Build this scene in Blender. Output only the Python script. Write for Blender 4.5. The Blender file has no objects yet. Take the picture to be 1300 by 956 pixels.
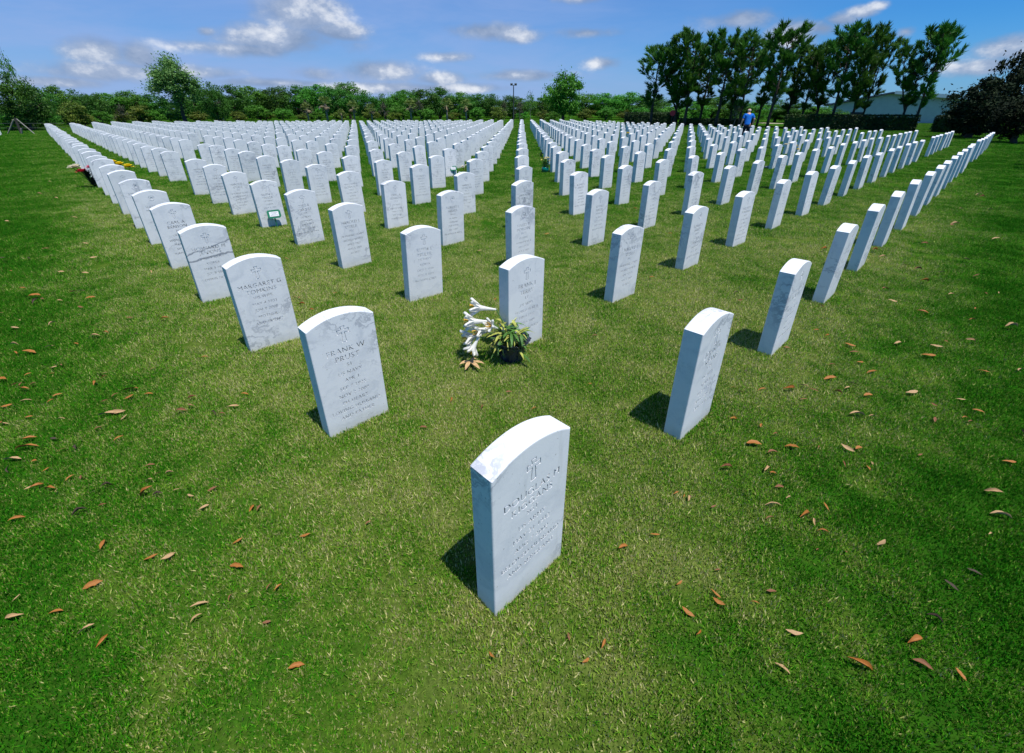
import bpy, bmesh, math, random
from mathutils import Vector, Matrix, noise
from mathutils.geometry import tessellate_polygon

S = bpy.context.scene
COL = S.collection
R = math.radians
PI = math.pi

# ------------------------------------------------------------------ camera
F_PX, PITCH, CAM_H = 564.15, 0.4824, 1.4695        # surveyed from the headstone lattice
cam = bpy.data.cameras.new('camera')
cam_o = bpy.data.objects.new('camera', cam)
COL.objects.link(cam_o)
cam_o.location = (0, 0, CAM_H)
cam_o.rotation_euler = (PI / 2 - PITCH, 0, 0)
cam.sensor_width = 36
cam.lens = 36 * F_PX / 1300
cam.shift_y = -44.5 / 1300
cam.clip_start = 0.05
cam.clip_end = 3000
S.camera = cam_o

# ------------------------------------------------------------------ exposure, sun, sky
S.view_settings.view_transform = 'Standard'
S.view_settings.look = 'None'
S.view_settings.gamma = 1
S.view_settings.exposure = 0.10
SUN_EL, SUN_AZ = R(70.5), R(134.0)                   # azimuth from +Y towards +X
sun = bpy.data.lights.new('sun', 'SUN')
sun.energy = 5.0
sun.angle = R(0.53)
sun.color = (1.0, 0.97, 0.92)
sun_o = bpy.data.objects.new('sun', sun)
COL.objects.link(sun_o)
sd = Vector((math.sin(SUN_AZ) * math.cos(SUN_EL), math.cos(SUN_AZ) * math.cos(SUN_EL), math.sin(SUN_EL)))
sun_o.rotation_euler = sd.to_track_quat('Z', 'Y').to_euler()
sun_o.location = sd * 60


def ray(px, py):
    a, b = (px - 650) / F_PX, (433.5 - py) / F_PX
    return Vector((a, math.cos(PITCH) + b * math.sin(PITCH), -math.sin(PITCH) + b * math.cos(PITCH)))


def gp(px, py, z=0.0):                               # survey: point of the plane z seen at a photo position
    d = ray(px, py)
    s = (z - CAM_H) / d.z
    return Vector((d.x * s, d.y * s, z))


def at(px, py, Y):                                   # survey: point at ground distance Y
    d = ray(px, py)
    return d * (Y / d.y) + Vector((0, 0, CAM_H))


def azel(px, py):
    d = ray(px, py).normalized()
    return math.atan2(d.x, d.y), math.asin(d.z)


class NT:
    """little helper to write node trees"""
    def __init__(self, tree):
        self.t = tree
        tree.nodes.clear()

    def n(self, typ, **kw):
        nd = self.t.nodes.new(typ)
        ins = kw.pop('ins', {})
        for k, v in kw.items():
            setattr(nd, k, v)
        for k, v in ins.items():
            self.set(nd.inputs[k], v)
        return nd

    def set(self, sock, v):
        if isinstance(v, bpy.types.NodeSocket):
            self.t.links.new(v, sock)
        else:
            if isinstance(v, tuple) and len(v) == 3 and sock.type == 'RGBA':
                v = (*v, 1)
            sock.default_value = v

    def math(self, op, a, b=None, c=None, clamp=False):
        nd = self.n('ShaderNodeMath', operation=op, use_clamp=clamp)
        for i, v in enumerate((a, b, c)):
            if v is not None:
                self.set(nd.inputs[i], v)
        return nd.outputs[0]

    def vec(self, op, a, b=None):
        nd = self.n('ShaderNodeVectorMath', operation=op)
        self.set(nd.inputs[0], a)
        if b is not None:
            if op == 'SCALE':
                self.set(nd.inputs['Scale'], b)
            else:
                self.set(nd.inputs[1], b)
        return nd.outputs['Value'] if op in ('DOT_PRODUCT', 'LENGTH', 'DISTANCE') else nd.outputs[0]

    def noise(self, vec, scale, detail=4, rough=0.55, dist=0.0, out='Fac'):
        nd = self.n('ShaderNodeTexNoise', ins={'Scale': scale, 'Detail': detail, 'Roughness': rough, 'Distortion': dist})
        if vec is not None:
            self.set(nd.inputs['Vector'], vec)
        return nd.outputs[out]

    def ramp(self, fac, stops, interp='LINEAR'):
        nd = self.n('ShaderNodeValToRGB')
        cr = nd.color_ramp
        cr.interpolation = interp
        while len(cr.elements) < len(stops):
            cr.elements.new(0.5)
        for e, (p, c) in zip(cr.elements, stops):
            e.position = p
            e.color = (*c, 1) if isinstance(c, tuple) else (c, c, c, 1)
        self.set(nd.inputs[0], fac)
        return nd.outputs[0]

    def mix(self, fac, a, b, mode='MIX'):
        nd = self.n('ShaderNodeMix', data_type='RGBA', blend_type=mode)
        self.set(nd.inputs[0], fac)
        self.set(nd.inputs[6], a)
        self.set(nd.inputs[7], b)
        return nd.outputs[2]

    def smooth(self, v, lo, hi, a=0.0, b=1.0):
        nd = self.n('ShaderNodeMapRange', interpolation_type='SMOOTHSTEP',
                    ins={'From Min': lo, 'From Max': hi, 'To Min': a, 'To Max': b})
        self.set(nd.inputs[0], v)
        return nd.outputs[0]


W = bpy.data.worlds.new('World')
S.world = W
W.use_nodes = True
w = NT(W.node_tree)
sky = w.n('ShaderNodeTexSky', sky_type='NISHITA', sun_disc=False, sun_elevation=SUN_EL, sun_rotation=SUN_AZ,
          altitude=0, air_density=1.0, dust_density=0.3, ozone_density=3.0)
sky_c = w.mix(1.0, sky.outputs[0], (0.27, 0.84, 1.50), 'MULTIPLY')
bg_sky = w.n('ShaderNodeBackground', ins={'Color': sky_c, 'Strength': 0.075})
tc = w.n('ShaderNodeTexCoord')
dirv = tc.outputs['Generated']
sep = w.n('ShaderNodeSeparateXYZ', ins={0: dirv})
el = w.math('ARCSINE', sep.outputs[2])
az = w.math('ARCTAN2', sep.outputs[0], sep.outputs[1])
ae = w.n('ShaderNodeCombineXYZ', ins={0: az, 1: w.math('MULTIPLY', el, 1.6), 2: 0.0}).outputs[0]
# thin high veil: streaky, thicker in the left half of the sky
veil_n = w.noise(w.vec('MULTIPLY', ae, (1.6, 5.0, 1.0)), 2.2, 5, 0.6, 0.4)
veil_az = w.math('MULTIPLY', w.smooth(az, -0.10, 0.72, 1.0, 0.0), w.smooth(az, -1.6, -0.95, 0.0, 1.0))
veil_h = w.smooth(el, -0.02, 0.32, 1.0, 0.82)
veil = w.math('MULTIPLY', w.math('ADD', w.math('MULTIPLY', w.smooth(veil_n, 0.3, 0.75), 0.40), 0.50), w.math('MULTIPLY', veil_az, veil_h))
veil = w.math('ADD', veil, w.math('MULTIPLY', w.smooth(el, 0.0, 0.13, 1.0, 0.0), 0.40), clamp=True)
# cumulus: gathered round these places (azimuth, elevation), broken up by noise
blobs = [(378, 12, 58, 36), (350, 50, 96, 22), (430, 40, 40, 14), (120, 66, 46, 20), (130, 90, 80, 14), (178, 70, 30, 18), (402, 94, 34, 11), (482, 90, 50, 14), (478, 112, 84, 8), (360, 106, 90, 7), (585, 112, 70, 7), (240, 92, 60, 9), (660, 96, 60, 8),
         (300, 62, 90, 10), (262, 40, 16, 8), (565, 72, 36, 7), (620, 40, 60, 12), (560, 100, 30, 9), (655, 45, 40, 10), (765, 80, 28, 9), (745, 42, 45, 9),
         (935, 26, 50, 16), (1008, 44, 42, 22), (1114, 8, 16, 7), (1094, 16, 24, 9), (1068, 26, 30, 11), (1042, 36, 34, 13), (1012, 46, 38, 15), (1290, 62, 56, 20), (1150, 40, 18, 9), (1260, 84, 70, 12), (730, -4, 40, 10), (60, 104, 70, 8)]
dmin = None
n1 = w.noise(ae, 7.5, 8, 0.60, 0.15)
n1v = w.math('MULTIPLY', w.math('SUBTRACT', n1, 0.5), 2.7)
for (bx, by, sx, sy) in blobs:
    a0, e0 = azel(bx, by)
    a1, _ = azel(bx + sx, by)
    _, e1 = azel(bx, by - sy)
    v = w.vec('SUBTRACT', ae, (a0, e0 * 1.6, 0.0))
    v = w.vec('MULTIPLY', v, (1 / max(abs(a1 - a0), 1e-3), 1 / max(abs(e1 - e0) * 1.6, 1e-3), 0.0))
    d = w.vec('LENGTH', v)
    dmin = d if dmin is None else w.math('MINIMUM', dmin, d)
dens = w.math('ADD', w.math('SUBTRACT', 1.05, dmin), n1v)
cov = w.smooth(dens, -0.25, 0.75, 0.0, 0.90)
# lit from above: compare with the density a little higher up
n2 = w.noise(w.vec('ADD', ae, (0.012, 0.05, 0.0)), 7.5, 8, 0.60, 0.15)
lit = w.math('ADD', w.math('MULTIPLY', w.math('SUBTRACT', n1, n2), 3.2), w.math('MULTIPLY', w.math('ADD', dens, -0.45), 0.42))
ccol = w.ramp(w.math('ADD', lit, 0.30, clamp=True), [(0.0, (0.25, 0.34, 0.52)), (0.48, (0.38, 0.47, 0.65)), (1.0, (0.88, 0.91, 0.97))])
bg_veil = w.n('ShaderNodeBackground', ins={'Color': (0.30, 0.42, 0.73), 'Strength': 1.0})
bg_cl = w.n('ShaderNodeBackground', ins={'Color': ccol, 'Strength': 0.90})
m1 = w.n('ShaderNodeMixShader', ins={0: w.math('MULTIPLY', veil, 0.85), 1: bg_sky.outputs[0], 2: bg_veil.outputs[0]})
# the cumulus stands only in the band of sky in front; elsewhere the dome stays clear
cov = w.math('MULTIPLY', cov, w.smooth(el, 0.005, 0.03))
m2 = w.n('ShaderNodeMixShader', ins={0: cov, 1: m1.outputs[0], 2: bg_cl.outputs[0]})
w.n('ShaderNodeOutputWorld', ins={0: m2.outputs[0]})


# ------------------------------------------------------------------ object helpers
def tag(o, label=None, cat=None, group=None, kind=None):
    if label:
        o['label'] = label
    if cat:
        o['category'] = cat
    if group:
        o['group'] = group
    if kind:
        o['kind'] = kind
    return o


def mesh(name, verts, faces, mats=(), smooth=False, midx=None):
    me = bpy.data.meshes.new(name)
    me.from_pydata([tuple(v) for v in verts], [], [tuple(f) for f in faces])
    for m in (mats if isinstance(mats, (list, tuple)) else [mats]):
        me.materials.append(m)
    if midx:
        me.polygons.foreach_set('material_index', midx)
    if smooth:
        me.polygons.foreach_set('use_smooth', [True] * len(me.polygons))
    me.update()
    return me


def link(name, me, parent=None, loc=(0, 0, 0), rot=(0, 0, 0), scale=(1, 1, 1)):
    o = bpy.data.objects.new(name, me)
    COL.objects.link(o)
    o.location, o.rotation_euler, o.scale = loc, rot, scale
    if parent:
        o.parent = parent
    return o


def empty(name, loc=(0, 0, 0), rz=0.0, scale=(1, 1, 1)):
    o = bpy.data.objects.new(name, None)
    COL.objects.link(o)
    o.empty_display_size = 0.1
    o.location, o.rotation_euler, o.scale = loc, (0, 0, rz), scale
    return o


def dup(root, loc, rz=0.0, scale=None, rot=None):
    r = root.copy()
    COL.objects.link(r)
    r.location = loc
    r.rotation_euler = rot if rot else (0, 0, rz)
    if scale:
        r.scale = scale
    for ch in root.children:
        c = ch.copy()
        COL.objects.link(c)
        c.parent = r
        for g in ch.children:
            d = g.copy()
            COL.objects.link(d)
            d.parent = c
    return r


class MB:
    """vertex / face collector"""
    def __init__(self):
        self.v, self.f, self.m = [], [], []

    def add(self, vs, fs, mi=0):
        b = len(self.v)
        self.v += [Vector(v) for v in vs]
        self.f += [tuple(b + i for i in f) for f in fs]
        self.m += [mi] * len(fs)

    def box(self, lo, hi, mi=0, M=None):
        x0, y0, z0 = lo
        x1, y1, z1 = hi
        vs = [Vector(p) for p in ((x0, y0, z0), (x1, y0, z0), (x1, y1, z0), (x0, y1, z0), (x0, y0, z1), (x1, y0, z1), (x1, y1, z1), (x0, y1, z1))]
        if M:
            vs = [M @ v for v in vs]
        self.add(vs, [(0, 3, 2, 1), (4, 5, 6, 7), (0, 1, 5, 4), (1, 2, 6, 5), (2, 3, 7, 6), (3, 0, 4, 7)], mi)

    def tube(self, pts, rad, n=8, mi=0, cap=True):
        pts = [Vector(p) for p in pts]
        rad = rad if isinstance(rad, (list, tuple)) else [rad] * len(pts)
        vs, fs = [], []
        up = Vector((0.13, 0.21, 0.97))
        for k, p in enumerate(pts):
            t = (pts[min(k + 1, len(pts) - 1)] - pts[max(k - 1, 0)]).normalized()
            a = t.cross(up)
            if a.length < 1e-3:
                a = t.cross(Vector((1, 0, 0)))
            a.normalize()
            b = t.cross(a)
            for q in range(n):
                th = 2 * PI * q / n
                vs.append(p + (a * math.cos(th) + b * math.sin(th)) * rad[k])
        for k in range(len(pts) - 1):
            for q in range(n):
                fs.append((k * n + q, k * n + (q + 1) % n, (k + 1) * n + (q + 1) % n, (k + 1) * n + q))
        if cap:
            fs.append(tuple(reversed(range(n))))
            fs.append(tuple(range((len(pts) - 1) * n, len(pts) * n)))
        self.add(vs, fs, mi)

    def lathe(self, prof, n=16, mi=0, M=None, wob=None):
        vs, fs = [], []
        for k, (r, z) in enumerate(prof):
            for q in range(n):
                th = 2 * PI * q / n
                rr = r * (wob(th, k) if wob else 1)
                v = Vector((rr * math.cos(th), rr * math.sin(th), z))
                vs.append(M @ v if M else v)
        for k in range(len(prof) - 1):
            for q in range(n):
                fs.append((k * n + q, k * n + (q + 1) % n, (k + 1) * n + (q + 1) % n, (k + 1) * n + q))
        self.add(vs, fs, mi)

    def mesh(self, name, mats, smooth=False):
        return mesh(name, self.v, self.f, mats, smooth, self.m)

    def build(self, name, mats, parent=None, smooth=False, **kw):
        return link(name, self.mesh(name, mats, smooth), parent, **kw)


# ------------------------------------------------------------------ materials
def newmat(name):
    m = bpy.data.materials.new(name)
    m.use_nodes = True
    t = NT(m.node_tree)
    out = t.n('ShaderNodeOutputMaterial')
    return m, t, out


def principled(t, out, col, rough=0.6, spec=0.5, normal=None, metal=0.0, **kw):
    b = t.n('ShaderNodeBsdfPrincipled', ins={'Base Color': col, 'Roughness': rough, 'Specular IOR Level': spec, 'Metallic': metal})
    if normal is not None:
        t.set(b.inputs['Normal'], normal)
    for k, v in kw.items():
        t.set(b.inputs[k], v)
    t.set(out.inputs[0], b.outputs[0])
    return b


def simple(name, col, rough=0.6, var=0.12, scale=20, spec=0.4, metal=0.0, bump=0.0, trans=0.0):
    m, t, out = newmat(name)
    co = t.n('ShaderNodeTexCoord').outputs['Object']
    nz = t.noise(co, scale, 4)
    c = t.mix(t.smooth(nz, 0.3, 0.7), tuple(x * (1 - var) for x in col), tuple(min(1, x * (1 + var)) for x in col))
    nrm = None
    if bump:
        nrm = t.n('ShaderNodeBump', ins={'Strength': bump, 'Distance': 0.01, 'Height': nz}).outputs[0]
    b = principled(t, out, c, rough, spec, nrm, metal)
    if trans:
        tr = t.n('ShaderNodeBsdfTranslucent', ins={0: c})
        mx = t.n('ShaderNodeMixShader', ins={0: trans, 1: b.outputs[0], 2: tr.outputs[0]})
        t.set(out.inputs[0], mx.outputs[0])
    return m


def marble(name, world=False, shade=1.0, bands=()):
    m, t, out = newmat(name)
    if world:
        co = t.n('ShaderNodeNewGeometry').outputs['Position']
        z = t.n('ShaderNodeSeparateXYZ', ins={0: co}).outputs[2]
        cc = co
        rnd = 0.5
    else:
        co = t.n('ShaderNodeTexCoord').outputs['Object']
        z = t.n('ShaderNodeSeparateXYZ', ins={0: co}).outputs[2]
        rnd = t.n('ShaderNodeObjectInfo').outputs['Random']
        # letters are children of the slab: seed with the place, so slab and letters agree
        loc = t.n('ShaderNodeObjectInfo').outputs['Location']
        cc = t.vec('ADD', co, t.vec('SCALE', loc, 7.31))
    # veins: warped bands, only in places
    warp = t.noise(cc, 3.2, 5, 0.6, 0.0, 'Color')
    p = t.vec('ADD', cc, t.vec('SCALE', warp, 0.55))
    nv = t.noise(t.vec('MULTIPLY', p, (1.0, 1.0, 2.2)), 3.4, 5, 0.55, 0.6)
    vein = t.smooth(t.math('ABSOLUTE', t.math('SUBTRACT', nv, 0.5)), 0.0, 0.045, 1.0, 0.0)
    where = t.smooth(t.noise(cc, 2.6, 2, 0.5), 0.46, 0.66)
    vein = t.math('MULTIPLY', vein, where)
    cloud = t.smooth(t.noise(t.vec('MULTIPLY', p, (1, 1, 1.7)), 5.0, 6, 0.65, 0.5), 0.42, 0.78)
    base = t.mix(t.math('MULTIPLY', cloud, 0.75), (0.775 * shade, 0.78 * shade, 0.785 * shade), (0.55 * shade, 0.58 * shade, 0.62 * shade))
    base = t.mix(t.math('MULTIPLY', vein, 0.72), base, (0.34, 0.36, 0.40))
    if bands:                                        # dark bedding veins running across this one stone
        xyz = t.n('ShaderNodeSeparateXYZ', ins={0: co})
        wob = t.math('MULTIPLY', t.math('SUBTRACT', t.noise(co, 11, 4, 0.6), 0.5), 0.06)
        for (slope, z0, wd) in bands:
            dz = t.math('ABSOLUTE', t.math('SUBTRACT', t.math('ADD', xyz.outputs[2], wob), t.math('ADD', t.math('MULTIPLY', xyz.outputs[0], slope), z0)))
            base = t.mix(t.math('MULTIPLY', t.smooth(dz, wd * .25, wd, 1.0, 0.0), 0.8), base, (0.20, 0.22, 0.26))
    # soil splash and lichen specks
    low = t.smooth(t.math('ADD', z, t.math('MULTIPLY', t.noise(cc, 22, 3), 0.06)), 0.015, 0.13, 1.0, 0.0)
    base = t.mix(t.math('MULTIPLY', low, 0.38), base, (0.47, 0.45, 0.33))
    sp = t.smooth(t.noise(cc, 90, 2, 0.5), 0.70, 0.76)
    base = t.mix(t.math('MULTIPLY', sp, 0.55), base, (0.22, 0.21, 0.19))
    st = t.smooth(t.noise(t.vec('MULTIPLY', cc, (9, 9, 1.0)), 2.0, 4, 0.6), 0.56, 0.8)
    base = t.mix(t.math('MULTIPLY', st, t.math('MULTIPLY', rnd, 0.42)), base, (0.44, 0.45, 0.43))
    bmp = t.n('ShaderNodeBump', ins={'Strength': 0.18, 'Distance': 0.002, 'Height': t.noise(cc, 160, 3, 0.6)}).outputs[0]
    principled(t, out, base, 0.5, 0.35, bmp)
    return m


M_MARBLE = marble('white_marble')
M_VEINED = marble('veined_marble', bands=((0.25, 0.455, 0.007), (0.06, 0.375, 0.011)))
M_MARBLE_W = marble('white_marble_far', True)
M_CUT = marble('cut_marble', False, 0.90)


def foliage(name, c1, c2, c3, scale=6.0, trans=0.25, rough=0.6):
    m, t, out = newmat(name)
    co = t.n('ShaderNodeNewGeometry').outputs['Position']
    rnd = t.n('ShaderNodeObjectInfo').outputs['Random']
    n1_ = t.noise(co, scale * 0.18, 3, 0.6)
    n2_ = t.noise(co, scale, 2, 0.6)
    f = t.math('ADD', t.math('MULTIPLY', n1_, 0.6), t.math('MULTIPLY', n2_, 0.4))
    c = t.ramp(f, [(0.34, c1), (0.5, c2), (0.66, c3)])
    hs = t.n('ShaderNodeHueSaturation', ins={'Hue': t.math('ADD', 0.485, t.math('MULTIPLY', rnd, 0.03)), 'Value': t.math('ADD', 0.8, t.math('MULTIPLY', rnd, 0.4)), 'Color': c})
    d = t.n('ShaderNodeBsdfPrincipled', ins={'Base Color': hs.outputs[0], 'Roughness': rough, 'Specular IOR Level': 0.3})
    tr = t.n('ShaderNodeBsdfTranslucent', ins={0: hs.outputs[0]})
    mx = t.n('ShaderNodeMixShader', ins={0: trans, 1: d.outputs[0], 2: tr.outputs[0]})
    t.set(out.inputs[0], mx.outputs[0])
    return m


M_OAK = foliage('dark_leaves', (0.022, 0.072, 0.007), (0.046, 0.155, 0.014), (0.09, 0.235, 0.022))
M_GREEN = foliage('green_leaves', (0.038, 0.14, 0.010), (0.075, 0.25, 0.018), (0.125, 0.33, 0.030))
M_PALE = foliage('pale_leaves', (0.060, 0.16, 0.030), (0.12, 0.26, 0.055), (0.19, 0.33, 0.09))
M_OLIVE = foliage('olive_leaves', (0.055, 0.10, 0.012), (0.12, 0.18, 0.020), (0.20, 0.24, 0.03))
M_DULL = foliage('dull_leaves', (0.045, 0.05, 0.028), (0.085, 0.085, 0.045), (0.14, 0.13, 0.075))
M_PINE = foliage('pine_needles', (0.022, 0.085, 0.010), (0.055, 0.17, 0.018), (0.11, 0.25, 0.028), 5.0, 0.28)
M_DARKBUSH = foliage('bronze_leaves', (0.004, 0.009, 0.003), (0.009, 0.019, 0.005), (0.030, 0.042, 0.012), 5.0, 0.08, 0.95)  # dark leaved bush, near-black green to olive as its own colour
M_HEDGE = foliage('hedge_leaves', (0.010, 0.022, 0.006), (0.020, 0.045, 0.008), (0.06, 0.12, 0.02), 4.0, 0.12)
M_PALM = foliage('palm_fronds', (0.06, 0.11, 0.018), (0.13, 0.19, 0.035), (0.21, 0.25, 0.06))
M_DRY = simple('dry_fronds', (0.21, 0.16, 0.09), 0.8)
M_BARK = simple('bark', (0.085, 0.066, 0.050), 0.9, 0.3, 8, 0.2, bump=0.5)
M_PBARK = simple('pine_bark', (0.075, 0.055, 0.042), 0.9, 0.35, 7, 0.2, bump=0.5)
M_GREYBARK = simple('grey_bark', (0.22, 0.20, 0.17), 0.9, 0.25, 9, 0.2)


def ground_colour(t, pos):
    """mown lawn: lush outside the grave field, thinner and straw-mixed between the stones"""
    big = t.noise(pos, 0.9, 4, 0.6, 0.4)
    mid = t.noise(pos, 4.5, 4, 0.65, 0.3)
    s = t.n('ShaderNodeSeparateXYZ', ins={0: pos})
    # distance outside the V of the two edge rows
    vx = t.math('ABSOLUTE', s.outputs[0])
    inside = t.smooth(t.math('SUBTRACT', vx, t.math('ADD', t.math('MULTIPLY', s.outputs[1], 0.98), 0.15)), -0.9, 0.85, 1.0, 0.0)
    near = t.smooth(s.outputs[1], 3.0, 14.0, 1.0, 0.25)
    thin = t.math('MULTIPLY', inside, near)
    f = t.math('ADD', t.math('MULTIPLY', big, 0.5), t.math('MULTIPLY', mid, 0.5))
    f = t.math('ADD', f, t.math('MULTIPLY', t.math('SUBTRACT', thin, 0.5), 0.24))
    return f, thin


m, t, out = newmat('lawn_soil')
pos = t.n('ShaderNodeNewGeometry').outputs['Position']
f, thin = ground_colour(t, pos)
c = t.ramp(f, [(0.34, (0.014, 0.110, 0.004)), (0.46, (0.038, 0.15, 0.008)), (0.56, (0.11, 0.19, 0.022)), (0.70, (0.23, 0.25, 0.070))])
fine = t.noise(pos, 60, 4, 0.7)
c = t.mix(t.smooth(fine, 0.35, 0.7, 0.70, 0.25), c, (0.022, 0.042, 0.006))
bmp = t.n('ShaderNodeBump', ins={'Strength': 0.6, 'Distance': 0.02, 'Height': fine}).outputs[0]
principled(t, out, c, 1.0, 0.0, bmp)
M_LAWN = m


def blade_mat(name, straw):
    m, t, out = newmat(name)
    pos = t.n('ShaderNodeNewGeometry').outputs['Position']
    f, thin = ground_colour(t, pos)
    f = t.math('ADD', f, t.math('MULTIPLY', t.math('SUBTRACT', t.noise(pos, 80, 3, 0.8), 0.5), 1.25))
    if straw:
        c = t.ramp(f, [(0.34, (0.05, 0.19, 0.008)), (0.45, (0.16, 0.28, 0.025)), (0.56, (0.46, 0.46, 0.14)), (0.70, (0.70, 0.63, 0.32))])
    else:
        c = t.ramp(f, [(0.30, (0.011, 0.130, 0.002)), (0.46, (0.042, 0.250, 0.004)), (0.57, (0.145, 0.33, 0.016)), (0.72, (0.32, 0.42, 0.06))])
    d = t.n('ShaderNodeBsdfPrincipled', ins={'Base Color': c, 'Roughness': 0.8, 'Specular IOR Level': 0.08})
    tr = t.n('ShaderNodeBsdfTranslucent', ins={0: c})
    mx = t.n('ShaderNodeMixShader', ins={0: 0.25, 1: d.outputs[0], 2: tr.outputs[0]})
    t.set(out.inputs[0], mx.outputs[0])
    return m


M_BLADE = blade_mat('grass_blade', False)
M_STRAW = blade_mat('straw_blade', True)

# ------------------------------------------------------------------ ground
GX = 1500
g = link('ground', mesh('ground', [(-GX, -60, 0), (GX, -60, 0), (GX, GX, 0), (-GX, GX, 0)], [(0, 1, 2, 3)], M_LAWN))
tag(g, kind='structure')
# worn sandy path beyond the field, behind the walking man
M_SAND = simple('sandy_path', (0.36, 0.31, 0.22), 0.95, 0.2, 1.5, 0.1)
pl = [gp(972, 157), gp(1018, 157.5), at(1012, 152, 52), at(982, 152, 52)]
pth = link('path', mesh('path', [(pl[0].x, pl[0].y, .004), (pl[1].x, pl[1].y, .004), (pl[2].x, 60, .004), (pl[3].x, 60, .004)], [(0, 1, 2, 3)], M_SAND))
tag(pth, kind='structure')

# lattice of the graves: origin, spacing and size of a stone
YAW, X0, Y0, DR, DL = 0.7703, -0.0542, 0.8672, 1.2402, 1.2298
SW, ST, SH, SARC = 0.33, 0.092, 0.593, 0.042
RV = Vector((math.cos(YAW), math.sin(YAW), 0))
LV = Vector((-math.sin(YAW), math.cos(YAW), 0))

# short mown grass: tufts scattered over the lawn in front of the camera
rg = random.Random(5)
gv, gf, gm, isT = [], [], [], []


def add_tuft(n, rad, hmin, hmax, wid):
    for _ in range(n):
        r_, th = rad * math.sqrt(rg.random()), rg.random() * 2 * PI
        bx, by = r_ * math.cos(th), r_ * math.sin(th)
        h = rg.uniform(hmin, hmax)
        a = rg.random() * 2 * PI
        lean = abs(rg.gauss(0, 0.8)) * h
        a2 = rg.random() * 2 * PI
        lx, ly = lean * math.cos(a2), lean * math.sin(a2)
        wx, wy = wid * math.cos(a), wid * math.sin(a)
        k = len(gv)
        gv.extend([(bx - wx, by - wy, -0.004), (bx + wx, by + wy, -0.004), (bx + lx * .4 + wx * .8, by + ly * .4 + wy * .8, h * .55), (bx + lx * .4 - wx * .8, by + ly * .4 - wy * .8, h * .55), (bx + lx, by + ly, h)])
        gf.extend([(k, k + 1, k + 2, k + 3), (k + 3, k + 2, k + 4)])
        st = 1 if rg.random() < 0.36 else 0
        if st:
            lx, ly = lx * .5, ly * .5
            gv[k + 4] = (bx + lx, by + ly, h)
        gm.extend([st, st])
        isT.extend([1.0, 1.0])


add_tuft(130, 0.085, 0.007, 0.020, 0.0016)
k0 = len(gf)


def lawn_cells():
    cells = []
    y = 0.25
    while y < 58:
        st = 0.35 if y < 5 else (1.0 if y < 16 else 3.0)
        half = 1.25 * y + 1.6
        nx = int(math.ceil(2 * half / st))
        for i in range(nx):
            x = -half + i * st
            d = math.hypot(x + st / 2, y + st / 2)
            if y > 24 and 0.50 < (x + st / 2) / (y + st / 2) < 0.64 and d > 33:
                continue                             # the sandy path
            if d < 3.2:
                dens, sc = 330, 1.0
            elif d < 6:
                dens, sc = 190, 1.1
            elif d < 12:
                dens, sc = 70, 1.4
            elif d < 24:
                dens, sc = 22, 1.9
            else:
                dens, sc = 7, 2.7
            cells.append((x, y, st, dens, sc))
        y += st
    return cells


dens_l, sc_l = [0.0] * k0, [1.0] * k0
for (x, y, st, dn, sc) in lawn_cells():
    k = len(gv)
    gv.extend([(x, y, 0), (x + st, y, 0), (x + st, y + st, 0), (x, y + st, 0)])
    gf.append((k, k + 1, k + 2, k + 3))
    gm.append(0)
    isT.append(0.0)
    dens_l.append(dn)
    sc_l.append(sc)
# longer blades the mower leaves against the foot of the nearer stones
for i_ in range(0, 9):
    for j_ in range(0, 9):
        c0_ = Vector((X0, Y0, 0)) + RV * (i_ * DR) + LV * (j_ * DL)
        if c0_.length > 8:
            continue
        for (u0, v0, u1, v1) in ((-.02, -.022, SW + .02, -.002), (-.022, -.01, -.002, ST + .03), (SW + .002, -.01, SW + .022, ST + .03)):
            k = len(gv)
            for (u_, v_) in ((u0, v0), (u1, v0), (u1, v1), (u0, v1)):
                gv.append(tuple(c0_ + RV * u_ + LV * v_))
            gf.append((k, k + 1, k + 2, k + 3))
            gm.append(0)
            isT.append(0.0)
            dens_l.append(700)
            sc_l.append(1.45)
gme = mesh('grass', gv, gf, [M_BLADE, M_STRAW], False, gm)
for nm, data in (('is_tuft', isT), ('dens', dens_l), ('tsize', sc_l)):
    at_ = gme.attributes.new(nm, 'FLOAT', 'FACE')
    at_.data.foreach_set('value', data)
grass = link('grass', gme)
tag(grass, 'short mown green and straw coloured lawn grass', 'grass', kind='stuff')
ng = bpy.data.node_groups.new('mown_grass', 'GeometryNodeTree')
ng.interface.new_socket('Geometry', in_out='INPUT', socket_type='NodeSocketGeometry')
ng.interface.new_socket('Geometry', in_out='OUTPUT', socket_type='NodeSocketGeometry')
N = ng.nodes
gi, go = N.new('NodeGroupInput'), N.new('NodeGroupOutput')


def attr(name):
    a = N.new('GeometryNodeInputNamedAttribute')
    a.data_type = 'FLOAT'
    a.inputs['Name'].default_value = name
    return a.outputs['Attribute']


sepg = N.new('GeometryNodeSeparateGeometry')
sepg.domain = 'FACE'
cmpn = N.new('FunctionNodeCompare')
cmpn.data_type = 'FLOAT'
cmpn.operation = 'GREATER_THAN'
cmpn.inputs[1].default_value = 0.5
ng.links.new(attr('is_tuft'), cmpn.inputs[0])
ng.links.new(gi.outputs[0], sepg.inputs['Geometry'])
ng.links.new(cmpn.outputs[0], sepg.inputs['Selection'])
dp = N.new('GeometryNodeDistributePointsOnFaces')
ng.links.new(sepg.outputs['Inverted'], dp.inputs['Mesh'])
ng.links.new(attr('dens'), dp.inputs['Density'])
dp.inputs['Seed'].default_value = 3
iop = N.new('GeometryNodeInstanceOnPoints')
ng.links.new(dp.outputs['Points'], iop.inputs['Points'])
ng.links.new(sepg.outputs['Selection'], iop.inputs['Instance'])
rv = N.new('FunctionNodeRandomValue')
rv.data_type = 'FLOAT_VECTOR'
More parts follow.
